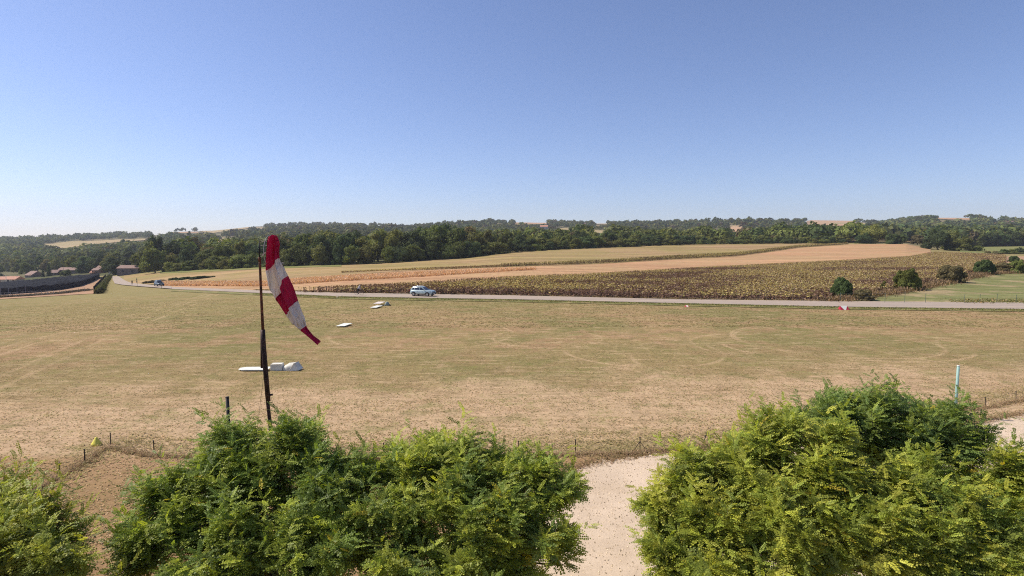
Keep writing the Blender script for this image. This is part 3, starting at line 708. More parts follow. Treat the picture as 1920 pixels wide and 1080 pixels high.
for l, x, y, hp, ws, k, pal, nm in SH:
    at_tree(l, x, y, hp, ws, k, pal, 1, None, None, nm, 'shrub', 6500, 0.026)

# hillside trees above the village (left)
HT = []
random.seed(21)
for py in (523, 517, 511, 505, 499, 493, 487, 481):
    x = -20 + random.uniform(0, 12)
    while x < 345:
        if py > 515 and 10 < x < 205: x += 10; continue
        if 214 < x < 264 and py > 503: x += 12; continue
        if py > 520 or (x > 225 and py > 514) or (x > 300 and py > 505): x += 14; continue
        HT.append((x, py + random.uniform(-2, 2))); x += random.uniform(19, 29)
for i, (x, py) in enumerate(HT):
    k, pal = random.choice([('round', 'g'), ('round', 'd'), ('wide', 'g'), ('wide', 'd'), ('tall', 'g'), ('round', 'g'), ('tall', 'l')])
    p = P(x, py); h = random.uniform(11, 16)
    tree('broadleaf_tree', f'{PW[pal]} {KW[k]} tree, {ordinal(i)} on the wooded slope above the village', 'tree', (p.x, p.y, p.z - .3), h, random.uniform(.95, 1.35), k, pal, i % 4, 'trees on the slope above the village')
for l, x, y, hp, ws, k, pal, Yv in [
    ('slim dark conifer, shorter of two behind the black netting', 78, 523, 17, 1.2, 'conifer', 'd', 380),
    ('slim dark conifer, taller of two behind the black netting', 89, 523, 26, 1.2, 'conifer', 'd', 385),
    ('rust tinted round tree behind the conifers', 86, 517, 26, 1.0, 'round', 'o', 470),
    ('dark conifer rising behind the long tiled house', 153, 516, 20, 1.0, 'conifer', 'd', 430),
    ('tall dark poplar pair side nearest the barn', 287, 515, 62, 0.85, 'tall', 'd', 330),
    ('tall light green poplar beside the dark one', 281, 515, 56, 0.7, 'tall', 'l', 318),
    ('tall dark poplar farther from the barn', 300, 515, 58, 0.8, 'tall', 'd', 335),
    ('round shrub at the end wall of the barn', 272, 514, 14, 1.3, 'bush', 'g', 318),
    ('tree shading the pale roofed house', 48, 522, 28, 1.1, 'round', 'g', 420),
    ('grey-green tree left of the house with the ochre wall', 38, 515, 30, 1.0, 'round', 'g', 480),
    ('small garden tree before the long tiled house', 120, 521, 12, 1.4, 'bush', 'g', 375),
    ('pale green tree between the house and the barn', 212, 515, 24, 1.0, 'wide', 'l', 370),
    ('round green tree directly behind the barn', 240, 512, 20, 1.2, 'wide', 'g', 420),
    ('bushy tree beside the ochre cottage', 168, 517, 18, 1.3, 'wide', 'g', 400)]:
    at_tree(l, x, y, hp, ws, k, pal, 0, Yv)

# far woods: uncountable masses on the hills
def far_wood(name, label, x0, x1, n, t0=0.0, t1=1.02, hmin=9, hmax=14, pal=GREENS + DARKS, lev=(5, 7), faces=42):
    px = RNG.uniform(x0, x1, n); a = ray(px, np.full(n, 450.))[0]
    KQ, KS = knots(a); t = RNG.uniform(t0, t1, n) * (lev[1] - lev[0]); k = np.minimum(t.astype(int), lev[1] - lev[0] - 1)
    f = t - k; ar = np.arange(n)
    qk = KQ[lev[0] + k, ar] * (1 - f) + KQ[lev[0] + k + 1, ar] * f
    Y = 1 / qk; X = a * Y; Z = terrain(a, Y)
    qx, qy = project(X, Y, Z + 1.0)
    keep = np.ones(n, bool)
    for lo, up, mn in HF:
        poly = sorted(lo) + sorted(up)[::-1]
        keep &= ~inpoly(qx, qy, poly)
        # trees standing just below a field must not hide it
        for ff in (.25, .5, .75, .95): keep &= ~inpoly(qx, qy - ff * 12 / Y * F, poly)
    X, Y, Z = X[keep], Y[keep], Z[keep]; n = len(X)
    H = RNG.uniform(hmin, hmax, n) * np.where(RNG.random(n) < .12, 1.25, 1.0); Rr = H * RNG.uniform(.38, .6, n)
    d = rnd_unit(n * faces).reshape(n, faces, 3); d[..., 2] = np.abs(d[..., 2]) * 1.0 - 0.15
    lump = 1 + 0.28 * np.sin(d[..., 0] * 5 + X[:, None]) * np.cos(d[..., 1] * 5 + Y[:, None])
    c = np.stack([X[:, None] + d[..., 0] * Rr[:, None] * lump, Y[:, None] + d[..., 1] * Rr[:, None] * lump, Z[:, None] + H[:, None] * (.45 + .52 * d[..., 2] * lump)], -1).reshape(-1, 3)
    nr = d.reshape(-1, 3); sz = np.repeat(Rr, faces) * RNG.uniform(.28, .5, n * faces) * math.sqrt(42 / faces)
    V = clump_quads(c, nr, sz, 0.4)
    pc = np.array(pal)[RNG.integers(0, len(pal), n)] * RNG.uniform(.7, 1.25, (n, 1))
    och = RNG.random(n) < .06; pc[och] = np.array((0.12, 0.09, 0.045))
    T = np.repeat(pc, faces * 4, 0) * np.repeat(RNG.uniform(.8, 1.2, (n * faces, 1)), 4, 0)
    o = mesh_np(name, V, quads_of(len(V) // 4), mats=(M['foliage'],), tint=T)
    return tag(o, label, 'woodland', None, 'stuff')
far_wood('hillside_wood', 'dense wood covering the hillside above the village', -120, 340, 2600, 0.12, faces=90)
far_wood('hillside_wood', 'distant hedges and woods on the ridge behind the windsock', 330, 790, 1200, 0.0)
far_wood('hillside_wood', 'wooded ridge beyond the middle of the big wood', 780, 1300, 2400, 0.0)
far_wood('hillside_wood', 'wooded hill with pale clearings beyond the stubble crest', 1290, 1650, 1150, 0.0)
far_wood('hillside_wood', 'wooded hill crowned by a reddish stubble field', 1640, 2060, 2300, 0.0)
far_wood('valley_wood', 'mass of treetops filling the valley behind the big wood', 340, 1600, 1500, 0.25, 1.0, 9, 14, GREENS, (4, 5), 170)

# ------------------------------------------------------------------ crops and grasses (uncountable)
def sample_region(n, lower, upper, xr, yr):
    """uniform over the ground between two edges"""
    out = []; tot = 0
    a0, a1 = (float(ray(x, 520)[0]) for x in xr)
    for _ in range(60):
        m = n * 2; a = RNG.uniform(a0, a1, m); Y = np.sqrt(RNG.uniform(yr[0] ** 2, yr[1] ** 2, m))
        z = terrain(a, Y); px, py = project(a * Y, Y, z)
        L = curve(lower, px); U = curve(upper, px)
        ok = (py < L) & (py > U) & (px > xr[0]) & (px < xr[1])
        out.append(np.stack([a * Y, Y, z], -1)[ok]); tot += ok.sum()
        if tot >= n: break
    return np.concatenate(out)[:n]
def smooth_noise(x, y, s, seed=0):
    r = np.random.default_rng(seed); v = 0
    for k in range(7):
        th = r.uniform(0, 6.28); f = s * r.uniform(.6, 2.2); v = v + np.sin((x * math.cos(th) + y * math.sin(th)) * f + r.uniform(0, 6.28)) / 2.2
    return v / 2.0
def sunflowers(name, label, pts, h0, h1, yellow_bias=0.0, leaves=4, wide=0.35, colset=None):
    n = len(pts); H = RNG.uniform(h0, h1, n); up = np.array([0, 0, 1.0])
    V = []; T = []
    yl = smooth_noise(pts[:, 0], pts[:, 1] * 2.2, 0.12, 3) + smooth_noise(pts[:, 0], pts[:, 1], 0.6, 5) * .5 + RNG.normal(0, .4, n) + yellow_bias + .22 + np.clip((pts[:, 0] - 50) / 110, 0, .6)
    isy = (yl > 0.2)
    brown = np.array((0.27, 0.17, 0.115)); tanb = np.array((0.38, 0.26, 0.17)); yel = np.array((0.76, 0.64, 0.20)); yg = np.array((0.58, 0.56, 0.18)); beige = np.array((0.76, 0.62, 0.34))
    if colset: brown, tanb, yel, yg, beige = (np.array(c) for c in colset)
    lean = RNG.normal(0, .08, (n, 2))
    topp = pts + np.stack([lean[:, 0] * H, lean[:, 1] * H, H], -1)
    # stem: two crossed slim quads
    for k in range(2):
        ang = RNG.uniform(0, 3.14, n); w_ = 0.028; s = np.stack([np.cos(ang) * w_, np.sin(ang) * w_, 0 * ang], -1)
        V.append(np.stack([pts - s, pts + s, topp + s, topp - s], 1).reshape(-1, 3))
        T.append(np.repeat(tanb[None] * RNG.uniform(.6, 1.6, (n, 1)), 4, 0))
    for k in range(leaves):
        ang = RNG.uniform(0, 6.28, n); t = RNG.uniform(.35, .97, n)[:, None]
        b = pts * (1 - t) + topp * t
        d = np.stack([np.cos(ang), np.sin(ang), np.where(t[:, 0] > .6, RNG.uniform(-.35, .25, n), RNG.uniform(-1.1, .2, n))], -1); L = RNG.uniform(.5, 1.0, n)[:, None] * wide
        s = norm(np.cross(d, up)) * L * .42
        V.append(np.stack([b, b + d * L * .5 + s, b + d * L, b + d * L * .5 - s], 1).reshape(-1, 3))
        r = RNG.random(n)[:, None]; cy = np.where(r < .45, yel, np.where(r < .8, yg, beige))
        high = (t > .6) & (isy[:, None])
        c = np.where(high, cy, np.where(r < .75, brown, tanb)); T.append(np.repeat(c * RNG.uniform(.65, 1.25, (n, 1)), 4, 0))
    # drooping head: back of the disc
    ang = RNG.uniform(-.6, 1.2, n) - 1.2; d = norm(np.stack([np.cos(ang), np.sin(ang), -0.9 + 0 * ang], -1))
    u = norm(np.cross(d, up)); v = np.cross(d, u); r0 = RNG.uniform(.09, .14, n)[:, None]; c = topp + d * .08
    V.append(np.stack([c - u * r0, c - v * r0, c + u * r0, c + v * r0], 1).reshape(-1, 3))
    hc = np.where((isy & (RNG.random(n) < .6))[:, None], beige, brown * 0.8)
    T.append(np.repeat(hc * RNG.uniform(.8, 1.2, (n, 1)), 4, 0))
    V = np.concatenate(V); T = np.concatenate(T)
    return tag(mesh_np(name, V, quads_of(len(V) // 4), mats=(M['crop'],), tint=T), label, 'crop', None, 'stuff')
SUN_L = [(560, 549.3), (640, 550.3), (960, 555.0), (1280, 562.3), (1540, 565), (1560, 562), (1640, 552), (1700, 542), (1800, 520), (1885, 494)]
pts = sample_region(52000, SUN_L, SUN_U, (560, 1885), (80, 285))
sunflowers('sunflower_crop', 'ripe brown sunflower crop with yellowing leaves beside the road', pts, 1.05, 1.25, 0.1, 5, .5)
pts = sample_region(9000, [(x, y - .1) for x, y in STRIP], [(940, 499), (960, 498), (1120, 491.5), (1280, 481), (1380, 476), (1440, 468.5), (1500, 461.5), (1590, 457.5)], (940, 1590), (150, 400))
sunflowers('upper_sunflower_crop', 'narrow sunflower strip with a dark front edge below the wood', pts, 0.9, 1.2, 0.35, 3, .4,
           ((0.14, 0.09, 0.055), (0.22, 0.15, 0.09), (0.50, 0.42, 0.17), (0.40, 0.37, 0.13), (0.50, 0.38, 0.20)))
pts = sample_region(2600, [(640, 512.6), (700, 509.6), (800, 506.6), (960, 500.8)], [(640, 511), (700, 507.6), (800, 504), (960, 497.5)], (640, 960), (120, 300))
sunflowers('dry_crop_edge', 'thin dark row of dry plants behind the rust coloured crop', pts, 0.35, 0.6, -.3, 3, .35)

def corn(name, label, pts, h0, h1, cols, blades=5, L0=.35, w=.035, wind=0.0):
    n = len(pts); H = RNG.uniform(h0, h1, n); V = []; T = []; cols = np.array(cols)
    base = cols[RNG.integers(0, len(cols), n)]
    for k in range(blades):
        ang = RNG.uniform(0, 6.28, n); t = RNG.uniform(.0, .75, n); b = pts + np.stack([0 * t, 0 * t, H * t], -1)
        L = L0 * RNG.uniform(.6, 1.3, n); d = np.stack([np.cos(ang) * L + wind, np.sin(ang) * L, H * RNG.uniform(.15, .45, n)], -1)
        s = np.stack([-np.sin(ang) * w, np.cos(ang) * w, 0 * ang], -1)
        V.append(np.stack([b - s, b + s, b + d * .75 + s * .7, b + d], 1).reshape(-1, 3))
        T.append(np.repeat(base * RNG.uniform(.65, 1.35, (n, 1)), 4, 0))
    V = np.concatenate(V); T = np.concatenate(T)
    return tag(mesh_np(name, V, quads_of(len(V) // 4), mats=(M['crop'],), tint=T), label, 'crop', None, 'stuff')
pts = sample_region(15000, CORN_L, CORN_U, (292, 1005), (100, 260))
corn('rust_crop', 'rust orange dried crop band between stubble and dry meadow', pts, 0.6, 0.9, [(0.74, 0.48, 0.29), (0.66, 0.40, 0.23), (0.80, 0.56, 0.36), (0.54, 0.34, 0.19)], 5, .35, .07)

# tall dry grass on verges, hedge line and fence line
def strip_pts(line, n, spread, a=0, b=None):
    """points scattered along a world polyline"""
    L = [Vector(p) for p in line]; seg = [(L[i + 1] - L[i]).length for i in range(len(L) - 1)]; tot = sum(seg)
    out = []
    for _ in range(n):
        r = random.uniform(0, tot); i = 0
        while i < len(seg) - 1 and r > seg[i]: r -= seg[i]; i += 1
        p = L[i].lerp(L[i + 1], min(1, r / seg[i])); x = p.x + random.gauss(0, spread); y = p.y + random.gauss(0, spread)
        out.append((x, y, TZ(x, y)))
    return np.array(out)
hl = [P(x, y) for x, y in HEDGE[:-1]]
random.seed(5)
corn('tall_dry_grass', 'tall dry grass and thistles along the hedge line', strip_pts(hl, 6500, 1.0), .4, 1.1, [(0.34, 0.23, 0.13), (0.26, 0.17, 0.10), (0.40, 0.28, 0.14), (0.18, 0.14, 0.08)], 5, .22, .05)
vl = [P(x, y - 1.5) for x, y in [(1690, 568), (1820, 569.5), (1870, 570), (1960, 571), (2080, 572)]]
corn('roadside_weeds', 'green and rust weeds growing along the far road verge', strip_pts([P(x, y) for x, y in [(1800, 567), (1860, 566), (1960, 567), (2060, 568)]], 1700, 1.2), .12, .45, [(0.24, 0.22, 0.09), (0.17, 0.16, 0.06), (0.36, 0.24, 0.13), (0.28, 0.26, 0.10)], 5, .22, .07)
corn('verge_grass', 'short green and dry grass lining the near road verge', strip_pts([P(x, y + 1.6) for x, y in ROAD_L[1:]], 16000, .55), .05, .26, [(0.18, 0.19, 0.06), (0.24, 0.21, 0.08), (0.33, 0.25, 0.12), (0.15, 0.17, 0.05)], 4, .12, .045)
corn('field_edge_grass', 'dry grass between the road and the sunflowers', strip_pts([P(x, y - .4) for x, y in ROAD_U[1:7]], 9000, .35), .1, .4, [(0.34, 0.26, 0.13), (0.25, 0.2, 0.09), (0.42, 0.31, 0.17)], 4, .12, .04)

FENCE = [(20, 948), (62, 922), (112, 895), (159, 868), (208, 835.5), (289, 851), (480, 858), (720, 856), (971, 852), (1079, 849), (1200, 845), (1318, 833), (1560, 806), (1700, 783), (1848, 761), (1905, 750), (1985, 737), (2080, 722)]
fp = [P(x, y) for x, y in FENCE]
corn('fence_grass', 'uncut dry grass standing along the low wire fence', strip_pts([v - Vector((0, .25, 0)) for v in fp], 11000, .14), .05, .18, [(0.40, 0.26, 0.15), (0.50, 0.35, 0.21), (0.32, 0.21, 0.12), (0.34, 0.27, 0.13)], 4, .09, .009)
corn('fence_grass_outer', 'thin tuft belt just outside the low wire fence', strip_pts([v + Vector((0, .9, 0)) for v in fp], 9000, .7), .04, .14, [(0.38, 0.27, 0.14), (0.28, 0.22, 0.09), (0.33, 0.24, 0.12)], 4, .09, .012)

def tufts(name, label, n, y0, y1, gen, hs, ws, cols, gamma=2.0):
    Y = (RNG.uniform(y0 ** (1 / gamma), y1 ** (1 / gamma), n)) ** gamma; a = RNG.uniform(-.98, .98, n); X = a * Y
    d = smooth_noise(X * .10, Y * 1.5, 1.3, 9) * .7 + smooth_noise(X, Y, 1.7, 4) * .35 + RNG.normal(0, .9, n)
    k = (d > gen) & ~((X > -1.2) & (Y < gravel_top(np.clip(X, -2, 46))))
    X, Y = X[k], Y[k]; n = len(X); pts = np.stack([X, Y, np.where(Y > 44, terrain(X / Y, Y), 0)], -1)
    return corn(name, label, pts, hs[0], hs[1], cols, 4, ws[0], ws[1])
tufts('lawn_grass', 'sparse dry and green tufts across the mown airfield', 230000, 15, 62, .25, (.02, .06), (.06, .014),
      [(0.40, 0.28, 0.14), (0.29, 0.24, 0.09), (0.25, 0.23, 0.08), (0.52, 0.36, 0.20), (0.38, 0.26, 0.12), (0.58, 0.41, 0.25)])
tufts('airfield_grass', 'low tufts on the far part of the airfield', 90000, 60, 108, .2, (.03, .09), (.14, .035),
      [(0.32, 0.25, 0.09), (0.25, 0.21, 0.075), (0.40, 0.28, 0.14)])

ge_ = np.linspace(1.2, 46, 60)
corn('gravel_edge_weeds', 'ragged dry weeds creeping over the gravel edge', strip_pts([(float(x), float(gravel_top(x)) + .1, 0) for x in ge_], 9000, .22), .03, .13, [(0.40, 0.28, 0.15), (0.26, 0.2, 0.09), (0.34, 0.21, 0.12)], 4, .07, .010)
# pebbles and litter on the gravel
def pebbles(n):
    X = RNG.uniform(.4, 46, n); Y = RNG.uniform(10, 36, n); k = (Y < gravel_top(X) + RNG.normal(0, .25, n)) & (np.abs(X / Y) < 1.0); X, Y = X[k], Y[k]; n = len(X)
    c = np.stack([X, Y, np.full(n, .015)], -1); s = RNG.uniform(.010, .036, n)
    u = norm(np.stack([RNG.normal(size=n), RNG.normal(size=n), 0 * X], -1)); v = np.stack([-u[:, 1], u[:, 0], 0 * X], -1); S = s[:, None]
    up = np.array([0, 0, 1.]) * S * .8
    b = [c - u * S, c - v * S * .8, c + u * S, c + v * S * .7]; V = np.stack(b + [c + up], 1).reshape(-1, 3); k = np.arange(n)[:, None] * 5
    T3 = np.concatenate([k + np.array([i, (i + 1) % 4, 4]) for i in range(4)])
    t = np.where((RNG.random(n) < .22)[:, None], np.array((.34, .25, .17)), np.array((.74, .60, .44))) * RNG.uniform(.7, 1.15, (n, 1))
    return tag(mesh_np('gravel_stones', V, None, T3, mats=(M['crop'],), tint=np.repeat(t, 5, 0)), 'loose pale stones scattered on the gravel yard', 'stones', None, 'stuff')
pebbles(60000)

# ------------------------------------------------------------------ locust trees in the foreground
def leaflets(O, D, N_l, L, npair, tint, lw=0.0088, ll=0.036):
    """pinnate leaves: O origin, D axis, N_l leaf plane normal, L length"""
    n = len(O); W = norm(np.cross(D, N_l)); Nn = np.cross(W, D)
    V = []; T = []
    droop = RNG.uniform(.05, .30, n)[:, None]
    for k in range(npair * 2 + 1):
        last = k == npair * 2; j = k // 2; sgn = 1 if k % 2 else -1
        t = ((j + .8) / (npair + .8)) if not last else 1.0
        tl = t * L[:, None]; p = O + D * tl - Nn * droop * tl * t
        if last: d = norm(D - Nn * .5)
        else: d = norm(W * sgn * 1.0 + D * .38 - Nn * RNG.uniform(-.25, .65, (n, 1)))
        s = ll * (1.0 - .45 * abs(t - .5)) * RNG.uniform(.85, 1.2, (n, 1)) * (L[:, None] / .24)
        wv = norm(np.cross(d, Nn)) * lw * (L[:, None] / .24) * 1.35
        V.append(np.stack([p, p + d * s * .5 + wv, p + d * s, p + d * s * .5 - wv], 1)); T.append(tint * RNG.uniform(.85, 1.15, (n, 1)))
    # the rachis
    tl = L[:, None]; V.append(np.stack([O - W * .0025, O + W * .0025, O + D * tl - Nn * droop * tl + W * .0012, O + D * tl - Nn * droop * tl - W * .0012], 1)); T.append(tint * 1.1)
    V = np.concatenate(V).reshape(-1, 3); T = np.repeat(np.concatenate(T), 4, 0)
    return V, T
def locust(label, base, lobes, n_shoots, cols, yellow=0.006, seed=1, extra=()):
    """lobes: (px, py, Y, r_px) puffs of the crown"""
    rs = np.random.default_rng(seed)
    C = []; Rd = []
    for (px, py, Yv, r) in lobes:
        c = PA(px, py, Yv); C.append(c[:]); Rd.append(r * Yv / F * .93)
    C = np.array(C); Rd = np.array(Rd)
    wgt = Rd ** 2; wgt = wgt / wgt.sum(); cen = (C * wgt[:, None]).sum(0)
    n_shoots = int(n_shoots * 1.0); k = rs.choice(len(C), n_shoots, p=wgt); d = rnd_unit(n_shoots); d[:, 2] = np.where(d[:, 2] < -.35, -d[:, 2], d[:, 2])
    rr = rs.uniform(.35, 1.0, (n_shoots, 1)) ** .55
    # branchlets: every puff carries a handful of leafy sub-branches with gaps between them
    nb = 7; bd = rnd_unit(len(C) * nb).reshape(len(C), nb, 3); bd[..., 2] = np.abs(bd[..., 2]) * 1.1 - .3; bd = norm(bd)
    b_ = bd[k, rs.integers(0, nb, n_shoots)]
    loose = rs.random((n_shoots, 1)) < .12
    S = np.where(loose, C[k] + d * rr * Rd[k][:, None], C[k] + (b_ * rs.uniform(.35, 1.12, (n_shoots, 1)) + d * .20) * Rd[k][:, None])
    outw = norm(S - C[k]) * .6 + norm(S - cen) * .3
    A = norm(outw * 1.15 + np.array([[0, 0, .42]]) + rs.normal(0, .30, (n_shoots, 3)))
    lng = (rs.random(n_shoots) < .16) & (A[:, 2] > .25); A[lng] = norm(A[lng] + np.array([[0, 0, .45]])); Ls = np.where(lng, rs.uniform(.65, 1.05, n_shoots), rs.uniform(.26, .52, n_shoots))
    col_s = np.array(cols)[rs.integers(0, len(cols), n_shoots)] * rs.uniform(.75, 1.25, (n_shoots, 1))
    for (px, py, Yv, dx, dz, ln) in extra:      # individual long sprigs
        pass
    O = []; D = []; Nl = []; L = []; T = []
    nl = 11
    for i in range(nl):
        t = (i + .5) / nl; side = norm(np.cross(A, rnd_unit(n_shoots)))
        o = S + A * (Ls * t)[:, None]; side[:, 2] *= .45; dd = norm(side * (1.2 - .6 * t) + A * (.2 + .75 * t) * np.array([[1, 1, .6]]) + rs.normal(0, .12, (n_shoots, 3)))
        up = np.array([[0, 0, 1.2]]) + A * .35 + np.array([[-.15, -.35, 0]]) + rs.normal(0, .35, (n_shoots, 3)); nn = norm(np.cross(np.cross(dd, up), dd))
        O.append(o); D.append(dd); Nl.append(nn); L.append(rs.uniform(.26, .42, n_shoots) * (1.08 - .40 * t))
        young = 1 + .35 * t
        tc = col_s * rs.uniform(.85, 1.15, (n_shoots, 1)) * np.array([[young, young, 1]])
        ym = rs.random(n_shoots) < yellow; tc[ym] = np.array((.55, .42, .05)); T.append(tc)
    V, TT = leaflets(np.concatenate(O), np.concatenate(D), np.concatenate(Nl), np.concatenate(L), 7, np.concatenate(T), 0.0125, 0.043)
    e = empty('locust_tree', base, 0, label, 'tree')
    b = np.array(base)
    cr = mesh_np('crown', V - b, quads_of(len(V) // 4), mats=(M['leaf'],), tint=TT, parent=e)
    # trunk, limbs to every puff, twigs to a share of the shoots
    mb = MB(); fork = Vector((0, 0, 1.3)); mb.tube([(0, 0, -.1), (.02, .01, .7), fork], [.13, .10, .085], 10)
    for ci, c in enumerate(C):
        tgt = Vector(c - b); mid = fork.lerp(tgt, .5) + Vector((rs.normal(0, .12), rs.normal(0, .12), .15))
        mb.tube([fork, mid, tgt, tgt + Vector((0, 0, Rd[ci] * .5))], [.055, .032, .016, .008], 6)
    pick = rs.choice(n_shoots, min(n_shoots, 260), replace=False)
    for i in pick:
        c = Vector(C[k[i]] - b); s = Vector(S[i] - b); ax = Vector(A[i]); m = c.lerp(s, .6) + Vector((0, 0, -.04))
        mb.tube([c, m, s, s + ax * float(Ls[i])], [.010, .008, .006, .003], 4, False)
    mb.build('trunk', M['bark'], e, True)
    return e
LG = [(0.222, 0.261, 0.049), (0.182, 0.229, 0.049), (0.27, 0.3, 0.049), (0.142, 0.191, 0.049)]
LY = [(0.307, 0.317, 0.056), (0.251, 0.278, 0.053), (0.346, 0.336, 0.062), (0.181, 0.213, 0.05)]
LD = [(0.143, 0.196, 0.061), (0.124, 0.172, 0.056), (0.174, 0.22, 0.061)]
locust('yellowish green locust tree filling the lower left corner', (-9.2, 10.6, 0),
       [(10, 985, 10.6, 55), (70, 1010, 10.4, 40), (-60, 995, 10.8, 80), (30, 1070, 10.0, 75), (110, 1070, 9.9, 36), (0, 1160, 9.8, 90), (100, 1160, 9.8, 60)], 720, LY, .006, 1)
locust('bushy mid green locust tree in front of the windsock pole', (-5.6, 12.6, 0),
       [(455, 890, 12.9, 55), (540, 880, 12.9, 62), (440, 835, 13.0, 26), (560, 845, 13.0, 28), (390, 935, 12.6, 62), (335, 945, 12.4, 42), (480, 970, 12.0, 80), (600, 935, 12.6, 62), (300, 1030, 11.6, 58), (400, 1050, 11.4, 80), (520, 1080, 11.2, 90), (620, 1040, 11.6, 70), (275, 1085, 11.2, 36), (256, 950, 12.2, 10), (290, 995, 12.0, 22), (650, 905, 12.8, 38)], 1750, LG, .006, 2)
locust('light green locust tree left of the gravel gap', (-1.6, 12.8, 0),
       [(730, 905, 13.2, 40), (790, 885, 13.2, 42), (860, 890, 13.2, 50), (910, 930, 12.9, 55), (985, 895, 13.1, 36), (980, 935, 12.8, 55), (820, 960, 12.4, 70), (720, 990, 12.0, 62), (1045, 945, 12.6, 34), (900, 1030, 11.8, 78), (1000, 1040, 11.8, 55), (780, 1070, 11.3, 80), (900, 1110, 11.2, 90), (1050, 1060, 11.9, 24)], 1500, LG + LY[:2], .004, 3)
locust('wide olive green locust tree right of the gravel gap', (5.0, 12.4, 0),
       [(1260, 945, 12.6, 42), (1300, 890, 12.8, 36), (1330, 960, 12.4, 62), (1405, 915, 12.8, 62), (1450, 812, 13.3, 24), (1415, 865, 13.1, 30), (1500, 870, 12.9, 80), (1480, 970, 12.2, 90), (1340, 1050, 11.6, 75), (1450, 1080, 11.3, 90), (1600, 960, 12.2, 90), (1590, 1070, 11.4, 90), (1250, 1030, 11.9, 28), (1290, 1100, 11.3, 50)], 2300, LY + LG[:1], .005, 4)
locust('dark green locust tree at the right behind the olive one', (10.6, 14.0, 0),
       [(1540, 820, 14.4, 55), (1620, 790, 14.6, 46), (1690, 810, 14.5, 58), (1770, 825, 14.4, 52), (1798, 850, 14.2, 28), (1620, 870, 14.2, 70), (1740, 890, 13.8, 70), (1700, 960, 13.2, 60)], 1300, LD + LG[:1], .004, 5)
locust('dense locust tree in the lower right corner', (9.6, 11.6, 0),
       [(1760, 960, 12.2, 70), (1840, 935, 12.7, 46), (1900, 950, 12.4, 70), (1700, 1040, 11.6, 85), (1820, 1050, 11.5, 90), (1940, 1040, 11.6, 90), (1970, 955, 12.6, 55), (1780, 1120, 11.0, 90)], 1600, LG + LY, .005, 6)

# ------------------------------------------------------------------ windsock and its mast
YP = 16.0
def pole_pt(px, py): return PA(px, py, YP)
e = empty('windsock_mast', (PA(519, 560, YP).x, YP, 0), 0, 'tall rusty hinged steel mast that carries the windsock', 'mast')
b0 = Vector(e.location)
def rel(l): return [Vector(p) - b0 for p in l]
bot = Vector((PA(522, 1045, YP).x, YP, -0.1))
MB().tube(rel([bot, pole_pt(507, 800), pole_pt(500, 737), pole_pt(498, 690)]), [.058, .052, .05, .045], 10).build('lower_tube', M['darksteel'], e, True)
MB().tube(rel([pole_pt(503, 752), pole_pt(497.5, 690), pole_pt(493.5, 640), pole_pt(493, 618)]), [.066, .072, .07, .06], 10).build('hinge_tube', M['darksteel'], e, True)
MB().tube(rel([pole_pt(490.8, 690), pole_pt(490.5, 619)]), [.035, .035], 8).build('side_strap', M['darksteel'], e, True)
MB().tube(rel([pole_pt(494, 640), pole_pt(490, 560), pole_pt(487.5, 500), pole_pt(487, 486)]), [.045, .038, .034, .034], 10).build('upper_tube', M['rust'], e, True)
MB().tube(rel([pole_pt(486.8, 490), pole_pt(486.6, 482)]), [.044, .044], 10).build('collar', M['rust'], e, True)
MB().tube(rel([pole_pt(486.8, 488), pole_pt(486.6, 451)]), [.018, .016], 8).build('swivel_rod', M['blacksteel'], e, True)
MB().tube(rel([pole_pt(500, 741), pole_pt(511, 740)]), [.03, .03], 8).build('hinge_bolt', M['darksteel'], e, True)
wr = MB()
for tx, ty in ((470, 900), (548, 880)):
    wr.tube(rel([pole_pt(495, 700), PA(tx, ty, YP + .4)]), .004, 4)
wr.build('guy_wire', M['blacksteel'], e)

sock = empty('windsock', pole_pt(487, 470), 0, 'limp red and white striped fabric windsock hanging from the mast', 'windsock')
s0 = Vector(sock.location)
ax = [(510.5, 440.5, 3), (511, 443, 14), (511.5, 450, 19), (512, 460, 22), (512.5, 472, 24), (512.5, 484, 23.5), (513, 496, 24), (516, 508, 27), (521, 522, 31), (527, 537, 34), (534, 552, 33), (541, 567, 30), (548, 581, 27), (555, 594, 24), (561, 604, 20), (566, 612, 15), (570, 618, 11), (576, 624, 9), (583, 631, 7.5), (589, 636, 7.5), (594, 640, 8.5), (598, 643.5, 8)]
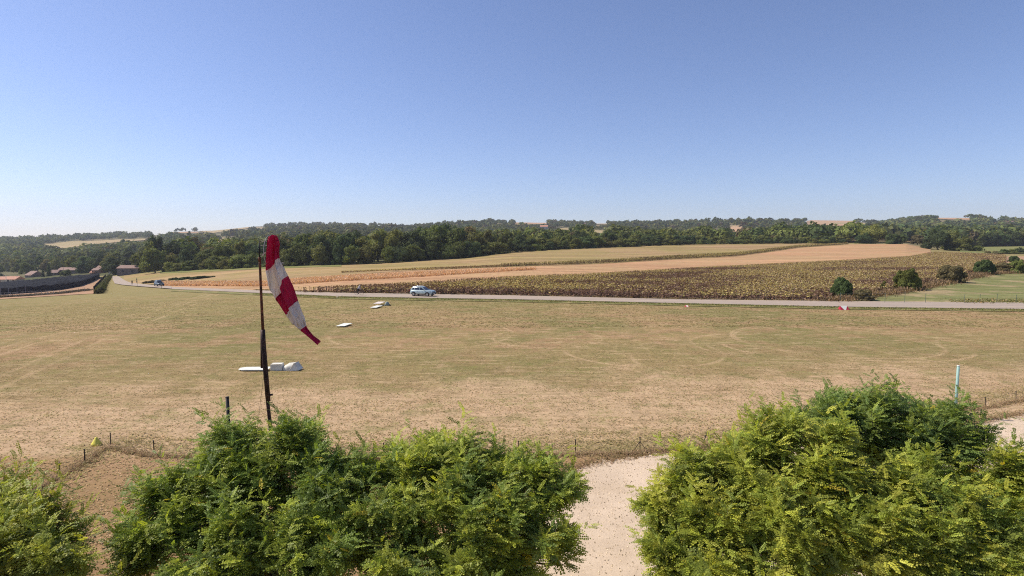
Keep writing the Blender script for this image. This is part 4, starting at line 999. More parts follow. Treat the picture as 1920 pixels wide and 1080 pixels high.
# resample
axp = np.array(ax, float); cl = np.concatenate([[0], np.cumsum(np.hypot(np.diff(axp[:, 0]), np.diff(axp[:, 1])))])
tt = np.linspace(0, cl[-1], 90); rx = np.interp(tt, cl, axp[:, 0]); ry = np.interp(tt, cl, axp[:, 1]); rw = np.interp(tt, cl, axp[:, 2]) * np.interp(ry, [440, 500, 520], [.98, 1.0, 1.1])
secs = []; NS = 64
for i in range(90):
    j0, j1 = max(0, i - 4), min(89, i + 4)
    if ry[i] < 500: tv = Vector((0.15, 0, -1)).normalized()
    else: tv = Vector((rx[j1] - rx[j0], 0, -(ry[j1] - ry[j0]))).normalized()
    # upper part stays gathered under the hoop, tilt the rings so that the stripe edges run diagonally
    u = Vector((-tv.z, 0, tv.x)); 
    tilt = .9 if 470 < ry[i] < 545 else .45
    u2 = (u - tv * -0.0).normalized()
    c = PA(rx[i], ry[i], YP - .02 + .10 * math.sin(i / 30))
    sec = []
    for k in range(NS):
        a = 2 * math.pi * k / NS
        wk = 1.3 if i > 34 else 2.0
        f = 1 + wk * (.07 * math.sin(a * 5 + i * .05) + .05 * math.sin(a * 9 - i * .08 + 1) + .03 * math.sin(a * 13 + i * .11))
        hw = rw[i] * YP / F / 2
        # diagonal ring: right side higher than left side
        sh = tv * (-(math.cos(a)) * hw * tilt * (1 if ry[i] > 450 else 0.1)) if 455 < ry[i] < 600 else Vector((0, 0, 0))
        sec.append(c + u2 * math.cos(a) * hw * f + Vector((0, 1, 0)) * (math.sin(a) * (hw * .45 + .012) * f + hw * .40 * math.sin(math.cos(a) * 3.6 + i * .07) + hw * .16 * math.sin(math.cos(a) * 9 - i * .05)) + sh - s0)
    secs.append(sec)
mb = MB(); bounds = [496, 539, 577, 615]
n_ = NS
for i in range(89):
    y_ = ry[i]; band = sum(y_ > b for b in bounds); mb.mi = band % 2
    mb.loft([secs[i], secs[i + 1]], cap=False)
so_ = mb.build('sock_fabric', [M['red'], M['whitefab']], sock, True)
import bmesh
bm = bmesh.new(); bm.from_mesh(so_.data); bmesh.ops.remove_doubles(bm, verts=bm.verts, dist=1e-5); bm.to_mesh(so_.data); bm.free()
ring = []; rc = PA(504.5, 470, YP)
for k in range(33):
    a = 2 * math.pi * k / 32; ring.append(rc + Vector((.10 * math.sin(a) * .3 + .02 * math.cos(a), math.sin(a) * .28, math.cos(a) * .42)) - s0)
MB().tube(ring, .009, 6, False).build('mouth_hoop', M['galv'], sock, True)
cords = MB()
for (x0, y0, x1, y1) in ((487, 452, 503, 449), (487, 455, 502, 453), (487, 461, 501, 461), (487, 477.5, 503, 477.5), (487, 484, 502, 471)):
    p0, p1 = PA(x0, y0, YP), PA(x1, y1, YP + .02); m = p0.lerp(p1, .6) + Vector((0, 0, .03))
    cords.tube([p0 - s0, m - s0, p1 - s0], .006, 4)
cords.tube([PA(518, 445, YP) - s0, PA(519.5, 439, YP) - s0], .005, 4)
cords.build('bridle_cord', M['whitefab'], sock)

p = Vector((PA(426, 745, 19.0).x, 19.0, 0)); zt = PA(426, 745, 19.0).z
e = empty('black_post', p, 0, 'thick black steel post rising out of the locust tree', 'post')
MB().tube([(0.06, 0, 0), (0, 0, zt)], [.055, .055], 12).build('shaft', M['blacksteel'], e, True)
MB().tube([(0, 0, zt - .01), (0, 0, zt + .02)], [.062, .058], 12).build('cap', M['blacksteel'], e, True)

p = PY(1790, 28.5); zt = PA(1797, 686, 28.5)
e = empty('green_pole', (zt.x, 28.5, 0), 0, 'pale green round pole standing behind the dark locust tree', 'pole')
MB().tube([(-.01, 0, 0), (0, 0, zt.z)], [.07, .064], 14).build('shaft', M['greenpole'], e, True)
MB().tube([(0, 0, zt.z - .01), (0, 0, zt.z + .03)], [.072, .066], 14).build('cap', M['whitewall'], e, True)

# ------------------------------------------------------------------ low wire fence
fe = empty('wire_fence', fp[4], 0, 'low dark wire mesh fence enclosing the yard', 'fence')
f0 = fp[4]
lean = {11: (.16, 0)}
for i, q_ in enumerate(fp):
    if FENCE[i][0] in (480, 720, 1560, 1700): pass
    dx = .18 if FENCE[i][0] == 1318 else random.uniform(-.03, .03)
    h = .58 if i < 14 else .50
    mb = MB(); mb.tube([q_ - f0, q_ - f0 + Vector((dx, 0, h))], [.020, .020], 6)
    mb.box(q_ - f0 + Vector((dx, 0, h)), (.05, .05, .02))
    mb.build('post', M['blacksteel'], fe)
q_ = fp[10] - f0
for s in (-1, 1):
    MB().tube([q_ + Vector((0, 0, .42)), q_ + Vector((s * .27, 0, 0.02))], [.014, .014], 6).build('brace', M['blacksteel'], fe)
mb = MB()
for i in range(len(fp) - 1):
    a, b = fp[i] - f0, fp[i + 1] - f0; ln = (b - a).length
    for z in (.08, .19, .30, .41, .50):
        m = a.lerp(b, .5) + Vector((0, 0, z - .012)); mb.tube([a + Vector((0, 0, z)), m, b + Vector((0, 0, z))], .0028, 3, False)
    for k in range(int(ln / .16)):
        q = a.lerp(b, (k + .5) / (ln / .16)); mb.tube([q + Vector((0, 0, .06)), q + Vector((0, 0, .5))], .0018, 3, False)
mb.build('wire_mesh', M['fencewire'], fe)

# yellow ground marker
p = P(181, 834.5)
e = empty('yellow_marker', p, .3, 'small yellow cloth cone marker beside the fence corner', 'marker')
mb = MB(); secs = []
for z, r in ((0, .215), (.1, .17), (.22, .10), (.34, .045), (.37, .02)):
    secs.append([Vector((math.cos(k / 12 * 6.283) * r * (1 + .12 * math.sin(k * 2.3)), math.sin(k / 12 * 6.283) * r * (1 + .12 * math.cos(k * 1.9)), z)) for k in range(12)])
mb.loft(secs).build('cloth', M['yellow'], e, True)
MB().tube([(0, 0, .36), (.3, .05, .02)], .006, 4).build('tether', M['galv'], e)

# covered winch / launch gear on the field
p = P(437, 694.5); x0 = p.x; yb = p.y
def fx(px): return (px - 960) / F * yb
e = empty('launch_ramp', (fx(470), yb, 0), 0, 'long low white board lying left of the tarpaulin', 'board')
L = fx(494) - fx(437)
mb = MB(); mb.add([(-L / 2, -.16, .10), (-L / 2 + .35, -.34, .12), (L / 2, -.36, .13), (L / 2, .36, .20), (-L / 2 + .35, .34, .18), (-L / 2, .16, .16),
                   (-L / 2, -.16, .06), (-L / 2 + .35, -.34, .07), (L / 2, -.36, .08), (L / 2, .36, .14), (-L / 2 + .35, .34, .13), (-L / 2, .16, .12)],
                  [(0, 1, 2, 3, 4, 5), (11, 10, 9, 8, 7, 6), (0, 6, 7, 1), (1, 7, 8, 2), (2, 8, 9, 3), (3, 9, 10, 4), (4, 10, 11, 5), (5, 11, 6, 0)])
mb.build('deck', M['white'], e)
for x in (-L * .38, -L * .05, L * .4):
    MB().box((x, -.05, .05), (.08, .5, .12)).build('support', M['blacksteel'], e)
e = empty('canvas_box', (fx(512), yb + .15, 0), 0, 'greyish square canvas panel standing beside the tarpaulin', 'cover')
mb = MB(); w2 = (fx(521) - fx(499)) / 2
mb.add([(-w2, -.25, 0), (w2 + .03, -.25, 0), (w2 - .02, -.22, .47), (-w2 + .02, -.22, .45), (-w2, .35, 0), (w2, .35, 0), (w2 - .03, .25, .49), (-w2 + .02, .25, .48)],
       [(0, 1, 2, 3), (5, 4, 7, 6), (3, 2, 6, 7), (4, 0, 3, 7), (1, 5, 6, 2), (4, 5, 1, 0)])
mb.build('canvas', M['tarp'], e, bevel=.02)
mb = MB(); mb.tube([(-w2, -.26, .02), (-w2 + .02, -.235, .45), (w2 - .02, -.235, .47), (w2 + .03, -.26, .02)], .012, 5)
mb.build('edge_rope', M['whitefab'], e)
e = empty('tarpaulin', (fx(538), yb + .2, 0), 0, 'rounded white tarpaulin with an open flap tied over equipment', 'cover')
secs = []
prof = [(-.64, .18, .08), (-.60, .26, .28), (-.45, .34, .40), (-.30, .38, .46), (-.12, .42, .58), (.02, .43, .63), (.25, .44, .64), (.40, .43, .65)]
for x, ry_, h in prof:
    s = []
    for k in range(17):
        a = math.pi * k / 16; yy = math.cos(a) * ry_; zz = (math.sin(a) ** .55) * h * (1 + .05 * math.sin(k * 1.1 + x * 6) + .03 * math.sin(k * 2.3 - x * 11)); s.append(Vector((x + .02 * math.sin(k * 3 + x * 5), -yy, zz)))
    secs.append(s)
mb = MB(); mb.loft(secs, cap=False, closed=False).build('cover', M['tarp'], e, True)
mb = MB(); mb.add([(.02, -.52, 0), (.38, -.40, .68), (.50, -.36, .66), (.72, -.50, .06)], [(0, 1, 2, 3)])
mb.add([(.40, -.38, .68), (.42, .42, .66), (.80, .45, .05), (.74, -.48, .05)], [(0, 1, 2, 3)])
mb.build('flap', M['tarp'], e)
mb = MB(); mb.tube([(.02, -.53, .02), (.38, -.41, .69)], .014, 5); mb.build('hem', M['whitefab'], e)
mb = MB(); mb.box((-.05, -.30, .10), (.7, .1, .2)); mb.build('dark_base', M['blacksteel'], e, bevel=.02)
e.scale = (.9, .9, .82)

def board(label, px, py, w_, d_, h0, h1, mat, skew=.25, rz=0.0):
    p = P(px, py); e = empty('ground_board', p, rz, label, 'board')
    mb = MB(); mb.add([(-w_ / 2 - skew, -d_ / 2, h0), (w_ / 2 - skew, -d_ / 2, h0), (w_ / 2, d_ / 2, h1), (-w_ / 2, d_ / 2, h1), (-w_ / 2 - skew, -d_ / 2, h0 - .04), (w_ / 2 - skew, -d_ / 2, h0 - .04), (w_ / 2, d_ / 2, h1 - .04), (-w_ / 2, d_ / 2, h1 - .04)],
                      [(0, 1, 2, 3), (7, 6, 5, 4), (0, 4, 5, 1), (1, 5, 6, 2), (2, 6, 7, 3), (3, 7, 4, 0)])
    mb.build('panel', mat, e)
    for s in (-1, 1): MB().tube([(s * w_ * .42, d_ * .38, 0), (s * w_ * .42, d_ * .38, max(.05, h1 - .05))], .02, 5).build('leg', M['blacksteel'], e)
    return e
board('single white board lying flat and alone on the grass', 648, 611.5, 0.95, 1.9, .16, .20, M['white'], .3)
board('pinkish raised board behind the white one near the road', 712, 572.5, 1.05, 2.6, .40, .42, M['pinkboard'], .12)
board('white board lying in front of the pinkish board', 708, 577, 0.9, 2.4, .16, .20, M['white'], .35)
p = P(726, 573.0)
e = empty('small_dome_tent', p, 0, 'small grey-green dome beside the pinkish board', 'tent')
secs = []
for z, r in ((0, .42), (.2, .38), (.4, .28), (.55, .15), (.6, .03)):
    secs.append([Vector((math.cos(k / 12 * 6.283) * r, math.sin(k / 12 * 6.283) * r * .8, z)) for k in range(12)])
MB().loft(secs).build('shell', M['dome'], e, True)
MB().tube([(-.3, -.28, 0), (-.2, -.25, .35), (-.02, -.12, .6)], .02, 5).build('seam', M['white'], e)
MB().box((.45, -.1, .08), (.3, .2, .15)).build('weight', M['blacksteel'], e, bevel=.02)

def roof_marker(label, px, py, w_, h, white=True):
    """boundary marker: a little ridge with a white triangle between red corners"""
    p = P(px, py); e = empty('boundary_marker', p, .0, label, 'marker')
    mb = MB(); a, b, c, d = (-w_ / 2, -.32, 0), (w_ / 2, -.32, 0), (w_ / 2, .1, h), (-w_ / 2, .1, h); t = (0, -.30, .03)
    mb.add([(-w_ / 2 - .12, -.34, 0), (-.12, -.34, 0), (-w_ / 2 + .02, .08, h)], [(0, 1, 2)]); mb.add([(.12, -.34, 0), (w_ / 2 + .12, -.34, 0), (w_ / 2 - .02, .08, h)], [(0, 1, 2)])
    mb.add([(-w_ / 2 - .12, -.34, 0), (-w_ / 2 + .02, .08, h), (-w_ / 2 - .08, .5, 0)], [(0, 1, 2)]); mb.add([(w_ / 2 + .12, -.34, 0), (w_ / 2 + .08, .5, 0), (w_ / 2 - .02, .08, h)], [(0, 1, 2)])
    mb.build('red_panel', M['redmark'], e)
    mb = MB(); mb.add([(-.12, -.345, 0), (.12, -.345, 0), (w_ / 2 - .02, .078, h + .003), (-w_ / 2 + .02, .078, h + .003)], [(0, 1, 2, 3)])
    mb.add([(-w_ / 2 + .02, .082, h), (w_ / 2 - .02, .082, h), (w_ / 2 + .08, .5, 0), (-w_ / 2 - .08, .5, 0)], [(0, 1, 2, 3)])
    mb.build('white_panel' if white else 'pale_panel', M['white'] if white else M['pinkboard'], e)
    return e
roof_marker('red and white triangular boundary marker, largest of those by the road', 1582, 580.5, 1.0, .52)
roof_marker('small red boundary marker by the road, middle of the three', 1288, 575.0, .35, .2, False)
roof_marker('small pinkish boundary marker near the cyclist', 633, 558.5, .45, .22, False)

# ------------------------------------------------------------------ cars
def make_car(label, loc, rz, paint, van=False):
    e = empty('parked_car' if not van else 'small_van', loc, rz, label, 'car' if not van else 'van')
    # body: lofted cross sections along x (front = +x)
    # (x, half width, z bottom, z belt)
    secs = []
    for x, hw, zb, zt in ((-2.12, .70, .42, .92), (-2.05, .84, .32, 1.0), (-1.6, .90, .27, 1.04), (-.6, .92, .25, 1.03), (.5, .92, .25, 1.02), (.95, .91, .25, 1.03), (1.5, .90, .27, .99), (1.95, .84, .30, .91), (2.13, .70, .36, .80)):
        s = [(x, -hw + .05, zb), (x, -hw, zb + .12), (x, -hw - .01, (zb + zt) / 2), (x, -hw + .04, zt - .06), (x, -hw + .13, zt), (x, hw - .13, zt), (x, hw - .04, zt - .06), (x, hw + .01, (zb + zt) / 2), (x, hw, zb + .12), (x, hw - .05, zb)]
        secs.append([Vector(q) for q in s])
    MB().loft(secs).build('body', paint, e, True)
    zr = 1.62 if not van else 1.80
    # cabin
    rs_ = []
    for z, xf, xr, hw in ((1.0, 1.02, -2.02, .80), (1.02, 1.0, -2.0, .80), (1.48, .28, -1.72, .68), (zr - .06, .12, -1.62, .64), (zr, -.02, -1.45, .56)):
        if van: xf += .05; xr -= .12
        rs_.append([Vector(q) for q in ((xf, -hw + .08, z), (xf, hw - .08, z), (xf - .1, hw, z), (xr + .1, hw, z), (xr, hw - .08, z), (xr, -hw + .08, z), (xr + .1, -hw, z), (xf - .1, -hw, z))])
    MB().loft(rs_).build('roof', paint, e, True)
    def lerp_sec(z, g):  # outline point on the cabin side
        pass
    hwz = lambda z: .80 - (.12) * (z - 1.02) / .46
    fxz = lambda z: 1.0 - .72 * (z - 1.02) / .46 + (.05 if van else 0)
    rxz = lambda z: -2.0 + .28 * (z - 1.02) / .46 - (.12 if van else 0)
    z0, z1 = 1.08, 1.50
    for s in (-1, 1):
        for (u0, u1, v0, v1) in ((fxz(z0) - .22, fxz(z1) - .16, -.20, -.16), (-.28, -.24, -1.12, -1.12), (-1.22, -1.20, rxz(z0) + .22, rxz(z1) + .18)):
            y0, y1 = s * (hwz(z0) + .008), s * (hwz(z1) + .008)
            q = [(u0, y0, z0), (v0, y0, z0), (v1, y1, z1), (u1, y1, z1)]
            MB().add(q, [(0, 1, 2, 3) if s < 0 else (3, 2, 1, 0)]).build('side_window', M['glass'], e)
        q_ = MB(); q_.box((.72, s * .95, 1.10), (.16, .14, .12)); q_.build('mirror', M['plastic'], e, bevel=.02)
        MB().tube([(-1.5, s * .60, zr + .01), (-1.35, s * .60, zr + .05), (-.25, s * .60, zr + .05), (-.1, s * .60, zr + .0)], .018, 6).build('roof_rail', M['rim'], e)
        MB().box((-.1, s * .925, .33), (2.0, .04, .14)).build('sill', M['plastic'], e, bevel=.01)
        for x in (-.55, .38): MB().box((x, s * .945, .86), (.16, .02, .035)).build('door_handle', M['plastic'], e)
    MB().add([(fxz(z0) + .015, -.66, z0), (fxz(z0) + .015, .66, z0), (fxz(z1) + .015, .56, z1 + .02), (fxz(z1) + .015, -.56, z1 + .02)], [(0, 1, 2, 3)]).build('windscreen', M['glass'], e)
    MB().add([(rxz(z0) - .015, .64, z0), (rxz(z0) - .015, -.64, z0), (rxz(z1) - .015, -.56, z1), (rxz(z1) - .015, .56, z1)], [(0, 1, 2, 3)]).build('rear_window', M['glass'], e)
    MB().box((2.12, 0, .42), (.14, 1.5, .26)).build('front_bumper', M['plastic'], e, bevel=.04)
    MB().box((2.11, 0, .70), (.08, 1.05, .16)).build('grille', M['plastic'], e, bevel=.02)
    MB().box((-2.12, 0, .45), (.14, 1.5, .26)).build('rear_bumper', M['plastic'], e, bevel=.04)
    MB().box((2.20, 0, .46), (.02, .5, .11)).build('number_plate', M['plate'], e)
    MB().box((-2.20, 0, .62), (.02, .5, .11)).build('number_plate', M['plate'], e)
    MB().tube([(-1.2, 0, zr), (-1.3, 0, zr + .16)], .012, 5).build('antenna', M['plastic'], e)
    for s in (-1, 1):
        MB().box((2.02, s * .66, .78), (.20, .28, .13)).build('headlight', M['lamp'], e, bevel=.03)
        MB().box((-2.08, s * .76, .88), (.12, .16, .24)).build('tail_light', M['redlamp'], e, bevel=.02)
        for x in (-1.32, 1.33):
            arch = MB(); ao = [(x + math.cos(t) * .43, s * .945, .34 + math.sin(t) * .43) for t in np.linspace(-.1, math.pi + .1, 14)]; ai = [(x + math.cos(t) * .35, s * .945, .34 + math.sin(t) * .35) for t in np.linspace(-.1, math.pi + .1, 14)]
            arch.add(ao + ai, [(i, i + 1, 15 + i, 14 + i) for i in range(13)]); arch.build('wheel_arch', M['plastic'], e)
            wp = empty('wheel', (x, s * .84, .34)); wp.parent = e
            bpy.data.objects.remove(wp)
            mb = MB(); prof_ = [(.20, -.10), (.31, -.11), (.34, -.07), (.34, .07), (.31, .11), (.20, .10)]
            mb.loft([[Vector((math.cos(a) * r, yy, math.sin(a) * r)) for r, yy in prof_] for a in np.linspace(0, 2 * math.pi, 21)], cap=False)
            wh = mb.build('wheel', M['tyre'], e, True, (x, s * .85, .34))
            mb = MB(); mb.tube([(0, s * .07, 0), (0, s * .10, 0)], [.215, .20], 20); 
            for k in range(5):
                a = k * 2 * math.pi / 5; mb.box((math.cos(a) * .11, s * .112, math.sin(a) * .11), (.17, .02, .05), Matrix.Rotation(-a, 3, 'Y'))
            mb.build('rim', M['rim'], wh)
    return e
p0, p1 = P(700, 554.5), P(900, 558.2); hd = math.atan2(p1.y - p0.y, p1.x - p0.x)
pc = P(793, 556.2); pc.z += .15
make_car('pale grey-green estate car driving on the road past the sunflowers', pc, hd - .16, M['silver'])
pv = P(298.5, 537.6); pv.z += .25
make_car('dark slate small van on the road near the bend', pv, R(-42), M['darkpaint'], True)
p = P(212, 515.6); 
make_car('tiny white car parked at the village beside the barn', PY(209, 345, .2), R(10), M['whitewall'])

# ------------------------------------------------------------------ people
def skin_body(name, chains, parent, mats, shade):
    """chains: list of (points, radii) sharing joints by position; one Skin surface"""
    vs = []; es = []; rad = []; key = {}
    for pts, rr in chains:
        prev = None
        for p_, r_ in zip(pts, rr):
            k_ = tuple(round(c, 4) for c in p_)
            if k_ not in key: key[k_] = len(vs); vs.append(p_); rad.append(r_)
            i = key[k_]
            if prev is not None: es.append((prev, i))
            prev = i
    me = bpy.data.meshes.new(name); me.from_pydata(vs, es, []); o = bpy.data.objects.new(name, me); COL.objects.link(o)
    md = o.modifiers.new('skin', 'SKIN'); md.use_smooth_shade = True
    for i, sv in enumerate(me.skin_vertices[0].data):
        r_ = rad[i]; sv.radius = r_ if isinstance(r_, tuple) else (r_, r_); sv.use_root = (i == 0)
    sb = o.modifiers.new('sub', 'SUBSURF'); sb.levels = 1; sb.render_levels = 1
    dg = bpy.context.evaluated_depsgraph_get(); dg.update()
    nm = bpy.data.meshes.new_from_object(o.evaluated_get(dg)); bpy.data.objects.remove(o)
    nm.materials.clear()
    for m in mats: nm.materials.append(m)
    for pl in nm.polygons: pl.material_index = shade(pl.center); pl.use_smooth = True
    b = bpy.data.objects.new(name, nm); COL.objects.link(b); b.parent = parent
    return b
def person(name, label, loc, rz, pose, shirt, legs, helmet=False):
    e = empty(name, loc, rz, label, 'person')
    J = pose
    ch = [([J['pelvis'], J['waist'], J['chest'], J['neck'], J['chin'], J['head'], J['crown']], [(.14, .11), (.13, .10), (.155, .11), .055, .06, (.078, .092), .05])]
    for s in 'LR':
        sg = 1 if s == 'L' else -1
        ch.append(([J['pelvis'], J['hip' + s], J['knee' + s], J['ank' + s], J['toe' + s]], [(.14, .11), .085, .055, .036, .03]))
        ch.append(([J['chest'], J['sho' + s], J['elb' + s], J['wri' + s], J['hand' + s]], [(.155, .11), .058, .04, .026, (.034, .018)]))
        h = Vector(J['hand' + s]); w_ = Vector(J['wri' + s]); d = (h - w_).normalized(); sd_ = d.cross(Vector((0, 0, 1))).normalized()
        if sd_.length < .5: sd_ = Vector((0, 1, 0))
        for f_, ln in ((-.027, .06), (-.009, .075), (.009, .07), (.027, .055)):
            r0 = h + sd_ * f_ + d * .02; ch.append(([tuple(h), tuple(r0), tuple(r0 + d * ln * .6), tuple(r0 + d * ln * .8 + Vector((0, 0, -ln * .5)))], [(.034, .018), .009, .009, .008]))
        t0 = h - d * .02 + sd_ * .035 * sg; ch.append(([tuple(h), tuple(t0), tuple(t0 + d * .045 + sd_ * .02 * sg)], [(.034, .018), .010, .009]))
    zs, zl = J['zshirt'], J['zleg']
    def shade(c):
        if c.z > J['neck'][2] - .01: return 0
        if any((c - Vector(J['hand' + s])).length < .16 for s in 'LR'): return 0
        if c.z > zs: return 1
        if c.z > zl: return 2
        return 3 if c.z < J['zfoot'] else 0
    skin_body('body', ch, e, [M['skin'], shirt, legs, M['shorts']], shade)
    hd_ = Vector(J['head'])
    fwd = Vector((1, 0, 0))
    mb = MB(); mb.ball(hd_ + Vector((-.015, 0, .03)), (.105, .09, .105)); mb.build('hair' if not helmet else 'helmet', M['hair'] if not helmet else M['white'], e, True)
    mb = MB()
    for s in (-1, 1): mb.ball(hd_ + fwd * .088 + Vector((0, s * .032, .0)), .012, 6, 4)
    mb.build('eyes', M['hair'], e)
    MB().ball(hd_ + fwd * .098 + Vector((0, 0, -.03)), (.018, .012, .02), 6, 4).build('nose', M['skin'], e, True)
    MB().box(hd_ + fwd * .088 + Vector((0, 0, -.065)), (.01, .045, .01)).build('mouth', M['redmark'], e)
    for s in (-1, 1): MB().ball(hd_ + Vector((0, s * .088, -.01)), (.02, .01, .03), 6, 4).build('ear', M['skin'], e, True)
    return e
# cyclist, riding towards the right
pcy = P(673.5, 554.9); pcy.z += .15; hdc = hd - .05
bk = empty('bicycle', pcy, hdc, 'dark road bicycle ridden along the verge of the road', 'bicycle')
for x in (-.52, .52):
    mb = MB(); mb.tube([(math.cos(a) * .335, 0, math.sin(a) * .335) for a in np.linspace(0, 2 * math.pi, 29)], .018, 6, False)
    wh = mb.build('wheel', M['tyre'], bk, True, (x, 0, .345))
    mb = MB()
    for k in range(12):
        a = k * math.pi / 6; mb.tube([(0, 0, 0), (math.cos(a) * .325, 0, math.sin(a) * .325)], .0025, 3, False)
    mb.tube([(0, -.05, 0), (0, .05, 0)], .02, 8); mb.build('spokes', M['rim'], wh)
mb = MB()
for a, b in (((-.52, 0, .345), (-.08, 0, .29)), ((-.52, 0, .345), (-.20, 0, .82)), ((-.08, 0, .29), (-.24, 0, .95)), ((-.08, 0, .29), (.36, 0, .78)), ((-.20, 0, .84), (.34, 0, .86)), ((.34, 0, .95), (.40, 0, .72))):
    mb.tube([a, b], .017, 6)
mb.build('frame', M['blacksteel'], bk, True)
MB().tube([(.40, 0, .72), (.43, 0, .55), (.52, 0, .345)], .014, 6).build('fork', M['blacksteel'], bk, True)
MB().tube([(.30, -.22, .93), (.40, -.21, .98), (.36, 0, .98), (.40, .21, .98), (.30, .22, .93)], .014, 6).build('handlebar', M['blacksteel'], bk, True)
MB().loft([[Vector((x, y, z)) for y, z in ((-w_, .95), (w_, .95), (w_ * .6, .99), (-w_ * .6, .99))] for x, w_ in ((-.38, .07), (-.26, .06), (-.10, .02))]).build('saddle', M['plastic'], bk)
MB().tube([(-.08, -.09, .29), (-.08, .09, .29)], .06, 12).build('crank', M['darksteel'], bk)
for s in (-1, 1): MB().box((-.08 + s * .10, s * .12, .29 - s * .12), (.10, .08, .02)).build('pedal', M['plastic'], bk)
J = dict(pelvis=(-.24, 0, 1.05), waist=(-.16, 0, 1.20), chest=(-.02, 0, 1.40), neck=(.09, 0, 1.54), chin=(.13, 0, 1.60), head=(.16, 0, 1.67), crown=(.155, 0, 1.75),
         hipL=(-.22, .10, 1.00), kneeL=(.16, .11, .78), ankL=(.0, .12, .42), toeL=(.10, .12, .385), hipR=(-.22, -.10, 1.00), kneeR=(.10, -.11, .62), ankR=(-.20, -.12, .24), toeR=(-.10, -.12, .19),
         shoL=(.02, .19, 1.42), elbL=(.18, .24, 1.20), wriL=(.32, .21, 1.04), handL=(.37, .21, 1.005), shoR=(.02, -.19, 1.42), elbR=(.18, -.24, 1.20), wriR=(.32, -.21, 1.04), handR=(.37, -.21, 1.005), zshirt=1.13, zleg=.72, zfoot=.46)
person('person', 'cyclist in a pale shirt and dark shorts riding a bicycle', pcy, hdc, J, M['shirt'], M['shorts'], True)
J2 = dict(pelvis=(0, 0, .93), waist=(0, 0, 1.1), chest=(0, 0, 1.32), neck=(0, 0, 1.49), chin=(.02, 0, 1.55), head=(.02, 0, 1.64), crown=(.015, 0, 1.72),
          hipL=(0, .10, .88), kneeL=(.14, .10, .50), ankL=(.12, .10, .10), toeL=(.26, .10, .05), hipR=(0, -.10, .88), kneeR=(-.02, -.10, .48), ankR=(-.26, -.10, .14), toeR=(-.16, -.10, .05),
          shoL=(0, .19, 1.38), elbL=(-.08, .24, 1.10), wriL=(.02, .24, .88), handL=(.04, .24, .82), shoR=(0, -.19, 1.38), elbR=(.06, -.24, 1.10), wriR=(.20, -.24, .94), handR=(.25, -.24, .90), zshirt=.98, zleg=.12, zfoot=.11)
pw = P(248, 535.3); pw.z += .22
person('person', 'walker in dark clothes on the road bend by the sign', pw, R(140), J2, M['shorts'], M['shorts'])

# road signs at the bend
ps = P(257.5, 537.8)
e = empty('road_sign', ps, R(-35), 'road sign pair coloured dark as backlit, triangle above disc, on a thin post', 'sign')
MB().tube([(0, 0, 0), (0, 0, 2.95)], .04, 8).build('post', M['greypost'], e)
MB().add([(-.42, -.05, 2.25), (.42, -.05, 2.25), (0, -.05, 3.0), (-.42, -.07, 2.25), (.42, -.07, 2.25), (0, -.07, 3.0)], [(0, 1, 2), (5, 4, 3), (0, 3, 4, 1), (1, 4, 5, 2), (2, 5, 3, 0)]).build('triangle_plate', M['backlit_sign'], e)
MB().tube([(0, -.05, 1.75), (0, -.07, 1.75)], .42, 20).build('round_plate', M['backlit_sign'], e)
ps = P(303, 541.5)
e = empty('marker_post', ps, 0, 'thin grey post beside the small van', 'post')
MB().tube([(0, 0, 0), (0, 0, 2.1)], .05, 8).build('shaft', M['greypost'], e)
MB().box((0, -.02, 1.9), (.3, .03, .35)).build('plate', M['backlit_sign'], e)

# ------------------------------------------------------------------ meadow fence posts
me_posts = [(1659, 569.3, 28), (1696, 569.4, 30), (1735, 569.5, 27), (1808, 569.8, 25), (1837, 569, 24), (1869, 568.5, 24)]
mf = empty('meadow_fence', P(1659, 568.5), 0, 'thin wire fence with slim posts between road and meadow', 'fence'); m0 = Vector(mf.location); pts_ = []
for x, y, hp in [(1575, 567.5, 26)] + me_posts + [(1905, 568.6, 22), (1950, 569, 22)]:
    q_ = P(x, y - .6); pts_.append((q_, hp * .7 * q_.y / F))
    MB().tube([q_ - m0, q_ - m0 + Vector((0, 0, hp * .72 / F * q_.y))], .032, 6).build('post', M['greypost'], mf)
mb = MB()
for i in range(len(pts_) - 1):
    for f_ in (.35, .65, .95): mb.tube([pts_[i][0] - m0 + Vector((0, 0, pts_[i][1] * f_)), pts_[i + 1][0] - m0 + Vector((0, 0, pts_[i + 1][1] * f_))], .008, 3)
mb.build('wire', M['galv'], mf)

# ------------------------------------------------------------------ netting plantation, fence, screen, hedge
lo = [(-120, 560), (0, 553.5), (60, 549.5), (110, 544.5), (150, 537.5), (170, 530), (187, 521.5)]; up = [(-120, 543), (0, 537.5), (60, 532), (110, 525.8), (150, 522), (170, 520.6), (187, 519.4)]
nu, nv = 160, 30; u = np.linspace(-120, 187, nu); V_ = np.linspace(0, 1, nv)[:, None]
py = curve(lo, u)[None] * (1 - V_) + curve(up, u)[None] * V_; px = np.repeat(u[None], nv, 0)
x, y, z = gp(px.ravel(), py.ravel()); x = x.reshape(nv, nu); y = y.reshape(nv, nu); z = z.reshape(nv, nu)
H_ = 2.0 + .16 * np.sin(y * .9 + x * .2)
top = np.stack([x, y, z + H_], -1); bot_ = np.stack([x, y, z + .05], -1)
V2 = np.concatenate([top.reshape(-1, 3), bot_[0], bot_[-1], bot_[:, -1]]); idx = np.arange(nu * nv).reshape(nv, nu)
q_ = [np.stack([idx[:-1, :-1], idx[:-1, 1:], idx[1:, 1:], idx[1:, :-1]], -1).reshape(-1, 4)]
b1 = nu * nv + np.arange(nu); q_.append(np.stack([b1[:-1], b1[1:], idx[0, 1:], idx[0, :-1]], -1)); b2 = nu * nv + nu + np.arange(nu); q_.append(np.stack([b2[:-1], b2[1:], idx[-1, 1:], idx[-1, :-1]], -1))
